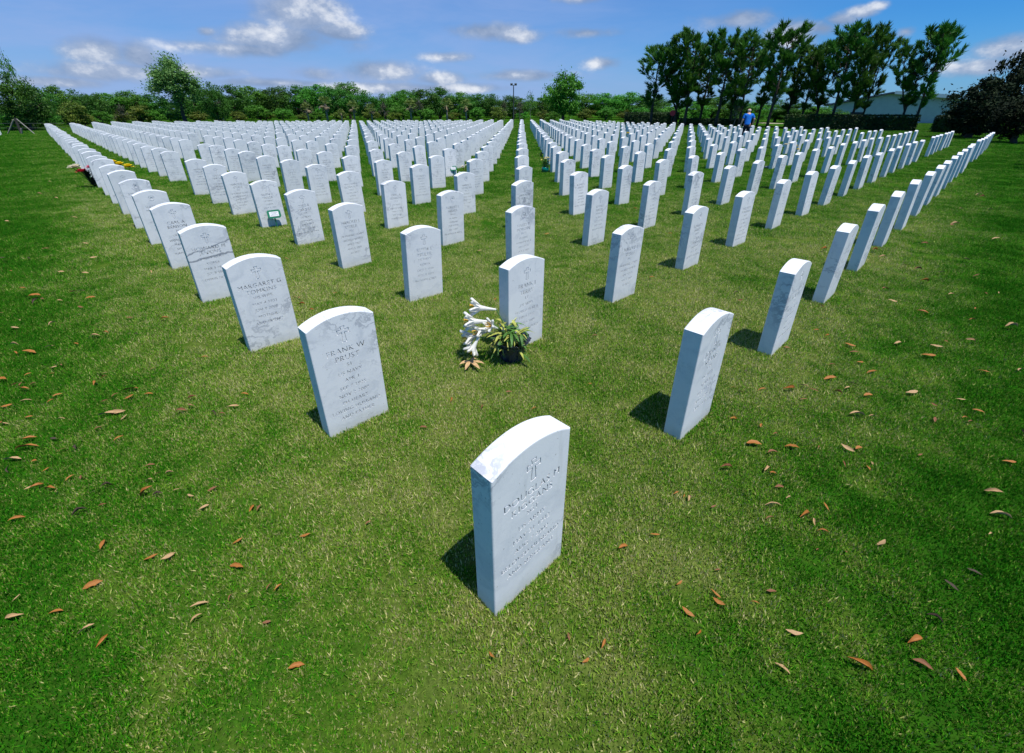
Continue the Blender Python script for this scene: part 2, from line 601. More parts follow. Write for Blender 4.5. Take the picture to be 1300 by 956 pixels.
rv.inputs[0].default_value = (0, 0, 0)
rv.inputs[1].default_value = (0, 0, 6.283)
ng.links.new(rv.outputs[0], iop.inputs['Rotation'])
rs = N.new('FunctionNodeRandomValue')
rs.data_type = 'FLOAT'
rs.inputs[2].default_value = 0.75
rs.inputs[3].default_value = 1.3
mul = N.new('ShaderNodeMath')
mul.operation = 'MULTIPLY'
ng.links.new(rs.outputs[1], mul.inputs[0])
ng.links.new(attr('tsize'), mul.inputs[1])
ng.links.new(mul.outputs[0], iop.inputs['Scale'])
ng.links.new(iop.outputs[0], go.inputs[0])
md = grass.modifiers.new('mown_grass', 'NODES')
md.node_group = ng

# ------------------------------------------------------------------ headstones
def outline(inset=0.0, zb=-0.08):
    a = SW / 2
    pts = [(-a, zb), (a, zb)]
    n = 16
    for k in range(n + 1):
        x = a - 2 * a * k / n
        pts.append((x, SH + SARC * (1 - (x / a) ** 2)))
    if inset:
        res = []
        m_ = len(pts)
        for k in range(m_):
            p0, p1, p2 = Vector(pts[k - 1]), Vector(pts[k]), Vector(pts[(k + 1) % m_])
            e1, e2 = (p1 - p0).normalized(), (p2 - p1).normalized()
            n1_, n2_ = Vector((-e1.y, e1.x)), Vector((-e2.y, e2.x))
            q = (n1_ + n2_)
            q = q / max(0.3, q.dot(n1_))
            res.append(tuple(p1 + q * inset))
        return res
    return pts


def text_loops(body, size, cx, cz, max_w=None, spacing=1.08):
    """letter outlines of one line, centred at (cx, cz), as closed loops"""
    cu = bpy.data.curves.new('line', 'FONT')
    cu.body = body
    cu.size = size
    cu.align_x = 'CENTER'
    cu.space_character = spacing
    ob = bpy.data.objects.new('line', cu)
    COL.objects.link(ob)
    dg = bpy.context.evaluated_depsgraph_get()
    c2 = ob.to_curve(dg)
    loops = []
    for sp in c2.splines:
        pts = []
        bp = sp.bezier_points
        n = len(bp)
        for k in range(n):
            a, b = bp[k], bp[(k + 1) % n]
            straight = a.handle_right_type == 'VECTOR' and b.handle_left_type == 'VECTOR'
            d1 = (a.handle_right - a.co).length + (b.handle_left - b.co).length
            cr = abs((a.handle_right - a.co).normalized().cross((b.co - a.co).normalized()).z) if (a.handle_right - a.co).length > 1e-6 else 0
            cr2 = abs((b.handle_left - b.co).normalized().cross((b.co - a.co).normalized()).z) if (b.handle_left - b.co).length > 1e-6 else 0
            steps = 1 if straight or d1 < 1e-6 or (cr < 0.02 and cr2 < 0.02) else 4
            for s_ in range(steps):
                u = s_ / steps
                p = a.co * (1 - u) ** 3 + a.handle_right * 3 * u * (1 - u) ** 2 + b.handle_left * 3 * u * u * (1 - u) + b.co * u ** 3
                if not pts or (Vector(pts[-1]) - Vector((p.x, p.y))).length > size * 0.004:
                    pts.append((p.x, p.y))
        if len(pts) > 2 and (Vector(pts[0]) - Vector(pts[-1])).length < size * 0.004:
            pts.pop()
        if len(pts) > 2:
            loops.append(pts)
    ob.to_curve_clear()
    bpy.data.objects.remove(ob)
    bpy.data.curves.remove(cu)
    if not loops:
        return []
    xs = [p[0] for l in loops for p in l]
    ys = [p[1] for l in loops for p in l]
    wdt = max(xs) - min(xs)
    s = min(1.0, max_w / wdt) if max_w else 1.0
    mx_, my_ = (max(xs) + min(xs)) / 2, (max(ys) + min(ys)) / 2
    return [[(cx + (p[0] - mx_) * s, cz + (p[1] - my_)) for p in l] for l in loops]


def cross_loops(cx, cz, h=0.084, wd=0.060):
    """Latin cross emblem, cut as an outline"""
    def arm(k):
        s, up, dn, sd = 0.0085 - k, h * 0.42 - k, h * 0.58 - k, wd / 2 - k
        f_ = 0.0035
        a = h * 0.10
        return [(-s - f_, -dn), (s + f_, -dn), (s, a - s), (sd, a - s - f_), (sd, a + s + f_), (s, a + s), (s + f_, up), (-s - f_, up), (-s, a + s), (-sd, a + s + f_), (-sd, a - s - f_), (-s, a - s)]
    return [[(cx + x, cz + z) for x, z in arm(0.0)], [(cx + x, cz + z) for x, z in arm(0.0040)]]


def wreath_loops(cx, cz, r=0.030):
    res = []
    for rr in (r, r - 0.004):
        res.append([(cx + rr * math.cos(2 * PI * k / 18), cz + rr * math.sin(2 * PI * k / 18)) for k in range(18)])
    pts = []
    for k in range(12):
        q = r * (0.62 if k % 2 == 0 else 0.34)
        th = PI / 2 + 2 * PI * k / 12
        pts.append((cx + q * math.cos(th), cz + q * math.sin(th)))
    res.append(pts)
    return res


def tess(loops):
    flat = [p for l in loops for p in l]
    tris = tessellate_polygon([[Vector((p[0], p[1], 0)) for p in l] for l in loops])
    return flat, tris


def slab_mesh(loops, mat=M_MARBLE, name='headstone', zb=-0.08):
    mb = MB()
    b = 0.0055
    rings = [(-ST / 2, b), (-ST / 2 + b * 0.12, b * 0.5), (-ST / 2 + b * 0.5, b * 0.12), (-ST / 2 + b, 0), (ST / 2 - b, 0), (ST / 2 - b * 0.3, b * 0.3), (ST / 2, b)]
    outs = [outline(i_, zb) for _, i_ in rings]
    n = len(outs[0])
    vs = [(x, y, z) for (y, _), o_ in zip(rings, outs) for x, z in o_]
    fs = []
    for k in range(len(rings) - 1):
        for q in range(n):
            fs.append((k * n + q, k * n + (q + 1) % n, (k + 1) * n + (q + 1) % n, (k + 1) * n + q)[::-1])
    fs.append(tuple((len(rings) - 1) * n + q for q in reversed(range(n))))
    mb.add(vs, fs)
    if loops:
        flat, tris = tess([outs[0]] + loops)
        mb.add([(p[0], -ST / 2, p[1]) for p in flat], [tuple(t_) for t_ in tris])
    else:
        mb.add([(p[0], -ST / 2, p[1]) for p in outs[0]], [tuple(range(n))])
    return mb.mesh(name, mat)


def cut_mesh(loops, depth, name):
    mb = MB()
    flat, tris = tess(loops)
    mb.add([(p[0], -ST / 2 + depth, p[1]) for p in flat], [tuple(t_) for t_ in tris])
    for l in loops:
        n = len(l)
        mb.add([(p[0], -ST / 2, p[1]) for p in l] + [(p[0], -ST / 2 + depth, p[1]) for p in l],
               [(k, (k + 1) % n, n + (k + 1) % n, n + k) for k in range(n)])
    return mb.mesh(name, M_CUT)


TOP = SH + SARC


def stone_set(names, lines, emblem='cross', mat=None):
    em = cross_loops(0, TOP - 0.096) if emblem == 'cross' else wreath_loops(0, TOP - 0.088)
    lp = []
    z = TOP - 0.183
    for s_ in names:
        lp += text_loops(s_, 0.041, 0, z, 0.262)
        z -= 0.041
    pitch = min(0.045, (z - 0.085) / max(1, len(lines) - 1))
    for s_ in lines:
        lp += text_loops(s_, 0.0285, 0, z, 0.268)
        z -= pitch
    return slab_mesh(em + lp, mat or M_MARBLE), cut_mesh(lp, 0.0020, 'inscription'), cut_mesh(em, 0.0034, 'cross' if emblem == 'cross' else 'wreath')


SETS = {
    (0, 0): stone_set(['DOUGLAS M', 'KIGGANS'], ['SGT', 'US ARMY', 'MAY 21 1942', 'AUG 7 2009', 'BELOVED HUSBAND', 'AND SERGEANT']),
    (0, 1): stone_set(['FRANK W', 'PRUST'], ['S1', 'US NAVY', 'APR 1', 'SEP 7 1925', 'NOV 2 2009', 'PH HEART', 'LOVING HUSBAND', 'AND FATHER']),
    (0, 2): stone_set(['MARGARET G', 'TOMKINS'], ['HIS WIFE', 'MAY 4 1931', 'JUN 9 2008', 'MOTHER', 'AND FRIEND']),
    (1, 1): stone_set(['FRANK J', 'TERRY'], ['LT', 'US ARMY', 'WORLD WAR II', 'JAN 6 1922', 'OCT 9 2009', 'FOREVER LOVED']),
    (0, 3): stone_set(['HOWARD M', 'JENKINS'], ['CPL US ARMY', 'KOREA', 'MAR 3 1932', 'JUL 8 2009', 'LOVING FATHER'], mat=M_VEINED),
    (1, 0): stone_set(['JOHN W', 'KEANE'], ['CPL', 'US ARMY', 'KOREA', 'DEC 4 1930', 'AUG 2 2009', 'OUR HERO']),
}
VARI = [
    stone_set(['JOSE R', 'VARGAS'], ['SP4', 'US ARMY', 'VIETNAM', 'JUN 1 1947', 'MAY 3 2009', 'BELOVED FATHER']),
    stone_set(['HARRY F', 'MORGAN'], ['TEC 5', 'US ARMY', 'WORLD WAR II', 'FEB 8 1924', 'OCT 6 2009'], 'wreath'),
    stone_set(['WILLIAM E', 'DONAHUE'], ['SSGT', 'US AIR FORCE', 'KOREA', 'NOV 4 1931', 'SEP 9 2009', 'ALWAYS LOVED', 'HUSBAND AND DAD']),
    stone_set(['HAROLD J', 'STEELE'], ['PFC', 'US MARINE CORPS', 'WORLD WAR II', 'APR 2 1925', 'AUG 5 2009', 'AT REST']),
    stone_set(['CARL A', 'BENSON'], ['SGT', 'US ARMY', 'WORLD WAR II', 'MAY 7 1921', 'SEP 4 2009', 'PURPLE HEART']),
    stone_set(['RUTH E', 'MILLER'], ['US NAVY', 'KOREA', 'OCT 3 1930', 'AUG 8 2009', 'IN GODS CARE']),
    stone_set(['EDWARD P', 'NOLAN'], ['CAPT', 'US AIR FORCE', 'VIETNAM', 'JAN 2 1936', 'JUN 5 2009', 'DAD AND GRANDPA'], 'wreath'),
    stone_set(['ROBERT L', 'HAYES'], ['MSGT', 'US ARMY', 'VIETNAM', 'JAN 9 1938', 'JUL 1 2009', 'BRONZE STAR MEDAL'], 'wreath'),
]
PLAIN = slab_mesh([])


def ordn(n):
    return '%d%s' % (n, 'th' if 10 <= n % 100 <= 20 else {1: 'st', 2: 'nd', 3: 'rd'}.get(n % 10, 'th'))


def stone_pos(i, j):
    return Vector((X0, Y0, 0)) + RV * (i * DR + SW / 2) + LV * (j * DL + ST / 2)


def fpx(p):
    d = p.y * math.cos(PITCH) - (p.z - CAM_H) * math.sin(PITCH)
    u = p.y * math.sin(PITCH) + (p.z - CAM_H) * math.cos(PITCH)
    return 650 + F_PX * p.x / d, 433.5 - F_PX * u / d, d


SPECIAL = {
    (0, 0): 'foremost white marble headstone, nearest the camera, dark veins on its shaded side',
    (0, 1): 'second headstone of the left edge row, grey streaked face with clear lettering',
    (0, 2): 'third headstone of the left edge row, blotched grey beside its cross',
    (0, 3): 'fourth headstone of the left edge row, two dark veins across its face',
    (1, 1): 'white headstone with white lilies and a dark pot at its foot',
    (1, 0): 'second headstone of the right edge row, bright top and broad black shadow',
    (1, 5): 'white headstone with a green card holder planted before it, left of centre',
    (2, 0): 'third headstone of the right edge row, speckled blue shaded side',
}
# pieces of the lattice with no stone
VACANT = {(1, 9), (2, 13), (3, 17), (15, 0), (16, 1), (9, 14), (18, 3)}
cells = []
for i in range(0, 28):
    for j in range(0, 40):
        if (i, j) in VACANT:
            continue
        jm = 36.2 + min(i, 3) * 0.7 if i < 5 else 38.2 - (i - 5) * 0.66
        im = 22.2 if j < 2 else min(27.2, 22.2 + 0.22 * j)
        if i <= im and j <= jm:
            cells.append((i, j))
for i in range(15, 24):
    cells.append((i, -1))
cells += [(-2, 35), (-2, 36)]
scored = []
for (i, j) in cells:
    p = stone_pos(i, j)
    x, y, d = fpx(p + Vector((0, 0, 0.3)))
    vis = -40 < x < 1345 and y < 990
    scored.append((d if vis else 999 + d, i, j))
scored.sort()
near = scored[:300]
far = scored[300:]
rs_ = random.Random(11)
rowcount = {}
ranks = {}
for i in range(-2, 28):
    js = sorted(j for (a, j) in cells if a == i)
    for k, j in enumerate(js):
        ranks[(i, j)] = k + 1
protos = {}


def make_stone(key):
    me, ins, em = key
    o = link('headstone', me)
    link('inscription', ins, o)
    link(em.name.split('.')[0], em, o)
    return o


cnt = 0
for d, i, j in near:
    p = stone_pos(i, j) + Vector((rs_.uniform(-.018, .018), rs_.uniform(-.018, .018), rs_.uniform(-.018, .012)))
    rot = (R(rs_.gauss(0, 1.1)), R(rs_.gauss(0, 1.0)), YAW + R(rs_.gauss(0, 1.3)))
    if (i, j) in ((0, 0), (0, 1), (1, 0), (0, 2), (1, 1)):
        p = stone_pos(i, j)
        rot = (0, 0, YAW)
    if (i, j) == (3, 0):
        rot = (R(0.5), R(2.0), YAW)
    if d > 13.5:
        o = link('headstone', PLAIN)
    else:
        key = SETS.get((i, j)) or VARI[(i * 3 + j * 5 + (i * j) // 3) % len(VARI)]
        kid = id(key[0])
        if kid not in protos:
            protos[kid] = make_stone(key)
            o = protos[kid]
        else:
            o = dup(protos[kid], p)
    o.location, o.rotation_euler = p, rot
    rk = ranks[(i, j)]
    if (i, j) in SPECIAL:
        lab = SPECIAL[(i, j)]
    elif j == -1:
        lab = 'white headstone at the right picture edge, %s of the outer row going back' % ordn(rk and i - 14)
    elif i == -2:
        lab = 'lone white headstone at the far left edge, %s one back' % ordn(rk)
    elif i == 0:
        lab = 'white headstone, %s from the front in the left edge row' % ordn(rk)
    elif j == 0:
        k = sum(1 for a in range(i + 1) if (a, 0) in set(cells))
        lab = 'white headstone, %s from the front in the right edge row' % ordn(k)
    else:
        lab = 'white headstone, %s from the near end of the %s row right of the left edge' % (ordn(rk), ordn(i))
    tag(o, lab, 'headstone', 'white marble headstones standing in a square grid')
    cnt += 1

# the farthest stones, past the three hundred that show largest
base = slab_mesh([], M_MARBLE_W, 'far_stone', -0.04)
bv = [v.co.copy() for v in base.vertices]
bf = [tuple(p.vertices) for p in base.polygons]
fv, ff = [], []
for d, i, j in far:
    if d > 990:
        continue
    p = stone_pos(i, j) + Vector((rs_.uniform(-.02, .02), rs_.uniform(-.02, .02), rs_.uniform(-.02, .015)))
    M = Matrix.Translation(p) @ Matrix.Rotation(YAW + R(rs_.gauss(0, 1.1)), 4, 'Z') @ Matrix.Rotation(R(rs_.gauss(0, .9)), 4, 'Y')
    b = len(fv)
    fv += [M @ v for v in bv]
    ff += [tuple(b + k for k in f_) for f_ in bf]
bpy.data.meshes.remove(base)
o = link('distant_headstones', mesh('distant_headstones', fv, ff, M_MARBLE_W))
tag(o, 'far rows of white headstones closing up towards the trees', 'headstones', kind='stuff')

# ------------------------------------------------------------------ trees
def leaf_quad(mb_v, mb_f, c, size, rnd, nrm=None, long=1.6):
    a = Vector((rnd.gauss(0, 1), rnd.gauss(0, 1), rnd.gauss(0, 1))).normalized()
    if nrm is not None:
        a = (a + nrm * 0.9).normalized()
    u = a.orthogonal().normalized()
    u.rotate(Matrix.Rotation(rnd.random() * 2 * PI, 3, a))
    v = a.cross(u)
    s = size * rnd.uniform(0.6, 1.3)
    k = len(mb_v)
    mb_v.extend([c - u * s * long * .5, c + v * s * .36, c + u * s * long * .5, c - v * s * .36])
    mb_f.append((k, k + 1, k + 2, k + 3))


def crown_mesh(name, mat, seed, clumps=46, per=60, z0=0.12, leaf=0.045, airy=0.0, shape='round', cl=0.13):
    """unit crown: about 1 wide, top at 1"""
    rnd = random.Random(seed)
    v, f_ = [], []
    for _ in range(clumps):
        for _try in range(30):
            q = Vector((rnd.uniform(-1, 1), rnd.uniform(-1, 1), rnd.uniform(-1, 1)))
            l = q.length
            if l < 1 and l > 0.35 - 0.3 * rnd.random():
                break
        hz = (q.z + 1) / 2
        wd = 0.40
        if shape == 'cone':
            wd = 0.42 * (1.12 - hz) + 0.04
        elif shape == 'bush':
            wd = 0.42
        c = Vector((q.x * wd, q.y * wd, z0 + 0.05 + (0.90 - z0) * hz))
        c.x += 0.05 * math.sin(7 * hz + seed)
        r_ = cl * rnd.uniform(0.55, 1.35)
        n = int(per * rnd.uniform(0.6, 1.3))
        for _k in range(n):
            dv = Vector((rnd.gauss(0, 1), rnd.gauss(0, 1), rnd.gauss(0, 1))).normalized()
            rr = r_ * (rnd.random() ** 0.45)
            leaf_quad(v, f_, c + Vector((dv.x, dv.y, dv.z * 0.72)) * rr, leaf, rnd, dv)
        if airy:
            for _k in range(int(n * airy)):
                dv = Vector((rnd.gauss(0, 1), rnd.gauss(0, 1), rnd.gauss(0, 1) + 0.5)).normalized()
                leaf_quad(v, f_, c + dv * r_ * rnd.uniform(1.0, 1.9), leaf * 0.8, rnd)
    # set in a unit box
    zmax = max(p.z for p in v)
    xw = max(max(abs(p.x), abs(p.y)) for p in v) * 2
    for p in v:
        p.x /= xw
        p.y /= xw
        p.z /= zmax
    return mesh(name, v, f_, mat)


def trunk_mesh(name, mat, seed, z1=0.75, r=0.022, limbs=7, spread=0.32):
    rnd = random.Random(seed)
    mb = MB()
    pts = [Vector((0, 0, -0.02))]
    for k in range(1, 7):
        pts.append(Vector((rnd.uniform(-.02, .02) * k / 2, rnd.uniform(-.02, .02) * k / 2, z1 * k / 6)))
    mb.tube(pts, [r * (1.35 - 0.18 * k) if k else r * 1.7 for k in range(7)], 7)
    for _ in range(limbs):
        k = rnd.randrange(2, 6)
        a = rnd.random() * 2 * PI
        d = Vector((math.cos(a), math.sin(a), rnd.uniform(0.5, 1.2))).normalized()
        L = spread * rnd.uniform(0.6, 1.1)
        p = pts[k]
        mb.tube([p, p + d * L * .5 + Vector((0, 0, .01)), p + d * L + Vector((0, 0, .04))], [r * .5, r * .32, r * .12], 5)
    return mb.mesh(name, mat)


CROWNS = {
    'oak': [(crown_mesh('crown', M_OAK, s, 74, 140, 0.02, 0.025), trunk_mesh('trunk', M_BARK, s)) for s in (1, 2, 3)],
    'green': [(crown_mesh('crown', M_GREEN, s, 70, 140, 0.02, 0.025), trunk_mesh('trunk', M_BARK, s)) for s in (4, 5)],
    'pale': [(crown_mesh('crown', M_PALE, s, 90, 90, 0.22, 0.024, 0.6, 'cone', 0.085), trunk_mesh('trunk', M_BARK, s, .8, .018, 12, .24)) for s in (6,)],
    'round': [(crown_mesh('crown', M_GREEN, 17, 120, 70, 0.10, 0.032, 0.15, 'round', 0.10), trunk_mesh('trunk', M_BARK, 17, .8, .022, 10, .3))],
    'bush': [(crown_mesh('crown', M_OLIVE, s, 40, 90, 0.0, 0.042, 0.1, 'bush'), trunk_mesh('stem', M_BARK, s, .5, .02, 6, .25)) for s in (8, 9)],
    'gbush': [(crown_mesh('crown', M_GREEN, s, 40, 90, 0.0, 0.042, 0.1, 'bush'), trunk_mesh('stem', M_BARK, s, .5, .02, 6, .25)) for s in (10, 11)],
    'dull': [(crown_mesh('crown', M_DULL, s, 26, 26, 0.05, 0.035, 0.7, 'cone', 0.09), trunk_mesh('stem', M_GREYBARK, s, .95, .014, 16, .32)) for s in (12, 13)],
    'sparse': [(crown_mesh('crown', M_GREEN, 14, 26, 26, 0.2, 0.030, 0.9, 'cone', 0.08), trunk_mesh('trunk', M_GREYBARK, 14, .98, .012, 14, .3))],
    'bronze': [(crown_mesh('crown', M_DARKBUSH, s, 110, 75, 0.0, 0.036, 0.12, 'bush', 0.11), trunk_mesh('trunk', M_BARK, s, .6, .03, 6, .25)) for s in (15, 16)],
}
rt = random.Random(21)


def tree(name, kind, px, py, wpx, Y, label, cat, group=None, base_dx=0.0):
    top = at(px, py, Y)
    wd = abs(at(px + wpx / 2, 138, Y).x - at(px - wpx / 2, 138, Y).x)
    return tree3(name, kind, (top.x, Y, 0), wd, top.z, label, cat, group)


def tree3(name, kind, loc, wd, h, label, cat, group=None):
    cr, tk = CROWNS[kind][rt.randrange(len(CROWNS[kind]))]
    e = empty(name, loc, rt.random() * 2 * PI, (wd, wd, h))
    link(tk.name.split('.')[0], tk, e)
    link('crown', cr, e)
    tag(e, label, cat, group)
    return e


def edgeY(px):                                        # how far the wood's edge stands, along the photo's width
    return 42 + 34 * min(1.0, max(0.0, px / 330.0))


OAKL = 'dark green broadleaf tree in the wood closing the field'
GRNL = 'mid green leafy tree in the wood closing the field'
for (px, py, wpx, kind) in [(38, 112, 44, 'oak'), (66, 110, 40, 'green'), (90, 116, 40, 'oak'), (112, 121, 36, 'oak'), (136, 121, 40, 'green'), (160, 117, 44, 'green'),
                            (184, 122, 40, 'oak'), (240, 112, 40, 'oak'), (290, 110, 44, 'oak'), (318, 112, 44, 'green'), (346, 112, 46, 'oak'), (372, 111, 44, 'oak'),
                            (398, 110, 44, 'green'), (424, 112, 40, 'oak'), (438, 106, 44, 'green'), (462, 117, 40, 'oak'), (486, 122, 38, 'oak'), (508, 117, 40, 'green'),
                            (532, 116, 44, 'oak'), (556, 113, 36, 'oak'), (582, 120, 40, 'green'), (606, 122, 40, 'oak'), (626, 122, 36, 'oak'), (652, 124, 40, 'oak'), (690, 126, 36, 'green'),
                            (745, 121, 44, 'green'), (772, 121, 46, 'green'), (800, 120, 44, 'green'), (830, 126, 44, 'oak')]:
    tree('broadleaf_tree', kind, px, py - 4, wpx * 1.3, edgeY(px) + rt.uniform(0, 6), OAKL if kind == 'oak' else GRNL, 'tree', 'trees of the wood closing the field')
for px in range(20, 860, 30):                          # a second rank behind, closing the gaps
    tree('broadleaf_tree', 'oak', px + rt.uniform(-8, 8), rt.uniform(121, 129), 56, edgeY(px) + 12 + rt.uniform(0, 6), OAKL, 'tree', 'trees of the wood closing the field')
tree('pale_tree', 'pale', 208, 64, 92, 58, 'tall pale green feathery tree above the wood at left', 'tree')
tree('dark_tree', 'oak', 264, 102, 42, 56, 'dark bushy tree right of the tall feathery tree', 'tree')
tree('round_tree', 'round', 718, 82, 70, 62, 'full rounded bright green tree right of the lamp pole', 'tree')
tree('slender_tree', 'sparse', 674, 114, 22, 64, 'thin sparse sapling between the lamp pole and the round tree', 'tree')
tree('slender_tree', 'sparse', -4, 56, 26, 39.5, 'thin twiggy tree cut by the left picture edge', 'tree')
tree('dark_tree', 'oak', 6, 90, 78, 37.5, 'dense dark tree at the left picture edge behind the fence posts', 'tree')
YB = 'yellowish green shrub at the foot of the wood'
GB = 'leafy green shrub at the foot of the wood'
for (px, py, wpx, kind) in [(4, 138, 40, 'gbush'), (26, 136, 40, 'gbush'), (52, 138, 36, 'gbush'), (-14, 134, 40, 'gbush'), (84, 124, 34, 'bush'), (100, 138, 30, 'bush'), (122, 136, 30, 'gbush'), (150, 138, 24, 'bush'), (172, 130, 34, 'bush'), (192, 138, 30, 'gbush'),
                            (222, 138, 26, 'gbush'), (250, 140, 30, 'bush'), (276, 136, 26, 'gbush'), (300, 140, 24, 'bush'), (326, 131, 34, 'gbush'), (336, 141, 24, 'bush'), (356, 136, 30, 'gbush'), (384, 142, 20, 'bush'), (400, 139, 24, 'gbush'),
                            (430, 139, 24, 'bush'), (470, 135, 26, 'bush'), (505, 132, 30, 'gbush'), (500, 141, 22, 'bush'), (540, 136, 26, 'gbush'), (575, 141, 22, 'bush'), (604, 134, 24, 'gbush'), (632, 133, 26, 'bush'),
                            (664, 140, 22, 'gbush'), (690, 138, 20, 'bush'), (704, 140, 26, 'gbush'), (745, 136, 26, 'bush'), (770, 134, 30, 'gbush'), (795, 138, 24, 'bush'), (815, 134, 24, 'gbush')]:
    tree('shrub', kind, px, py, wpx * 1.2, edgeY(px) - 5 + rt.uniform(-2, 2), YB if kind == 'bush' else GB, 'shrub', 'shrubs along the foot of the wood')
for (px, py, wpx) in [(386, 124, 20), (150, 130, 22), (276, 124, 20), (486, 128, 18), (532, 126, 18), (640, 126, 18), (660, 128, 16)]:
    tree('bare_shrub', 'dull', px, py, wpx, edgeY(px) - 6, 'greyish half bare shrub among the greenery of the wood', 'shrub', 'half bare shrubs at the edge of the wood')
# beyond the pines, on the right
for (px, py, wpx, kind, Y) in [(856, 132, 40, 'gbush', 56), (882, 126, 44, 'green', 58), (908, 122, 44, 'green', 60), (934, 125, 44, 'oak', 60), (962, 128, 40, 'green', 60), (990, 126, 44, 'oak', 62), (1014, 130, 44, 'oak', 60), (1040, 134, 40, 'green', 58), (1064, 138, 34, 'oak', 56)]:
    tree('broadleaf_tree', kind, px, py, wpx * 1.3, Y, 'leafy green tree in the thicket behind the pines', 'tree', 'trees behind the row of pines')
tree('grey_shrub', 'dull', 938, 128, 24, 44, 'silvery twiggy shrub just left of the walking man', 'shrub')


# sabal palms
def palm_meshes(seed):
    rnd = random.Random(seed)
    tk = MB()
    tk.tube([(0, 0, -.1), (0.03, 0, 1.0), (0.0, 0.03, 2.0), (0, 0, 2.5)], [.17, .15, .14, .12], 8)
    fr, dr = MB(), MB()
    for k in range(34):
        a = rnd.random() * 2 * PI
        elv = rnd.uniform(-0.55, 1.25)
        d = Vector((math.cos(a) * math.cos(elv), math.sin(a) * math.cos(elv), math.sin(elv)))
        tgt = dr if elv < -0.25 else fr
        L = rnd.uniform(0.6, 0.85)
        c = Vector((0, 0, 2.5)) + d * L
        side = d.cross(Vector((0, 0, 1))).normalized()
        fr_up = side.cross(d)
        for q in range(11):
            th = (q - 5) / 5 * 1.25
            b = (d * math.cos(th) + side * math.sin(th)).normalized()
            tip = c + b * 0.62 - Vector((0, 0, 0.22 * rnd.random() + 0.06))
            wv = fr_up.cross(b) * 0.04
            tgt.add([c - wv * .3, c + b * .32 - wv, tip, c + b * .32 + wv], [(0, 1, 2, 3)])
        tgt.tube([Vector((0, 0, 2.45)), c], .018, 4)
    for k in range(14):
        a = rnd.random() * 2 * PI
        p = Vector((math.cos(a) * .16, math.sin(a) * .16, 2.4))
        q = p + Vector((math.cos(a) * .35, math.sin(a) * .35, -rnd.uniform(.6, 1.0)))
        s_ = Vector((-math.sin(a), math.cos(a), 0)) * .12
        dr.add([p - s_ * .4, p + s_ * .4, q + s_, q - s_], [(0, 1, 2, 3)])
    return tk.mesh('trunk', M_GREYBARK, True), fr.mesh('crown', M_PALM), dr.mesh('dry_skirt', M_DRY)


PM = [palm_meshes(s) for s in (1, 2)]
for n, (px, py, Y) in enumerate([(411, 122, 64), (447, 127, 63), (470, 131, 63), (520, 125, 66), (566, 124, 66), (591, 125, 66), (432, 138, 62), (388, 130, 64)]):
    top = at(px, py, Y)
    tk, fr, dr = PM[n % 2]
    s = top.z / 3.6
    e = empty('palm_tree', (top.x, Y, 0), rt.random() * 6, (s, s, s))
    link('trunk', tk, e)
    link('crown', fr, e)
    link('dry_skirt', dr, e)
    tag(e, 'short fan palm with dry skirt in front of the dark wood', 'palm tree', 'fan palms in front of the wood')


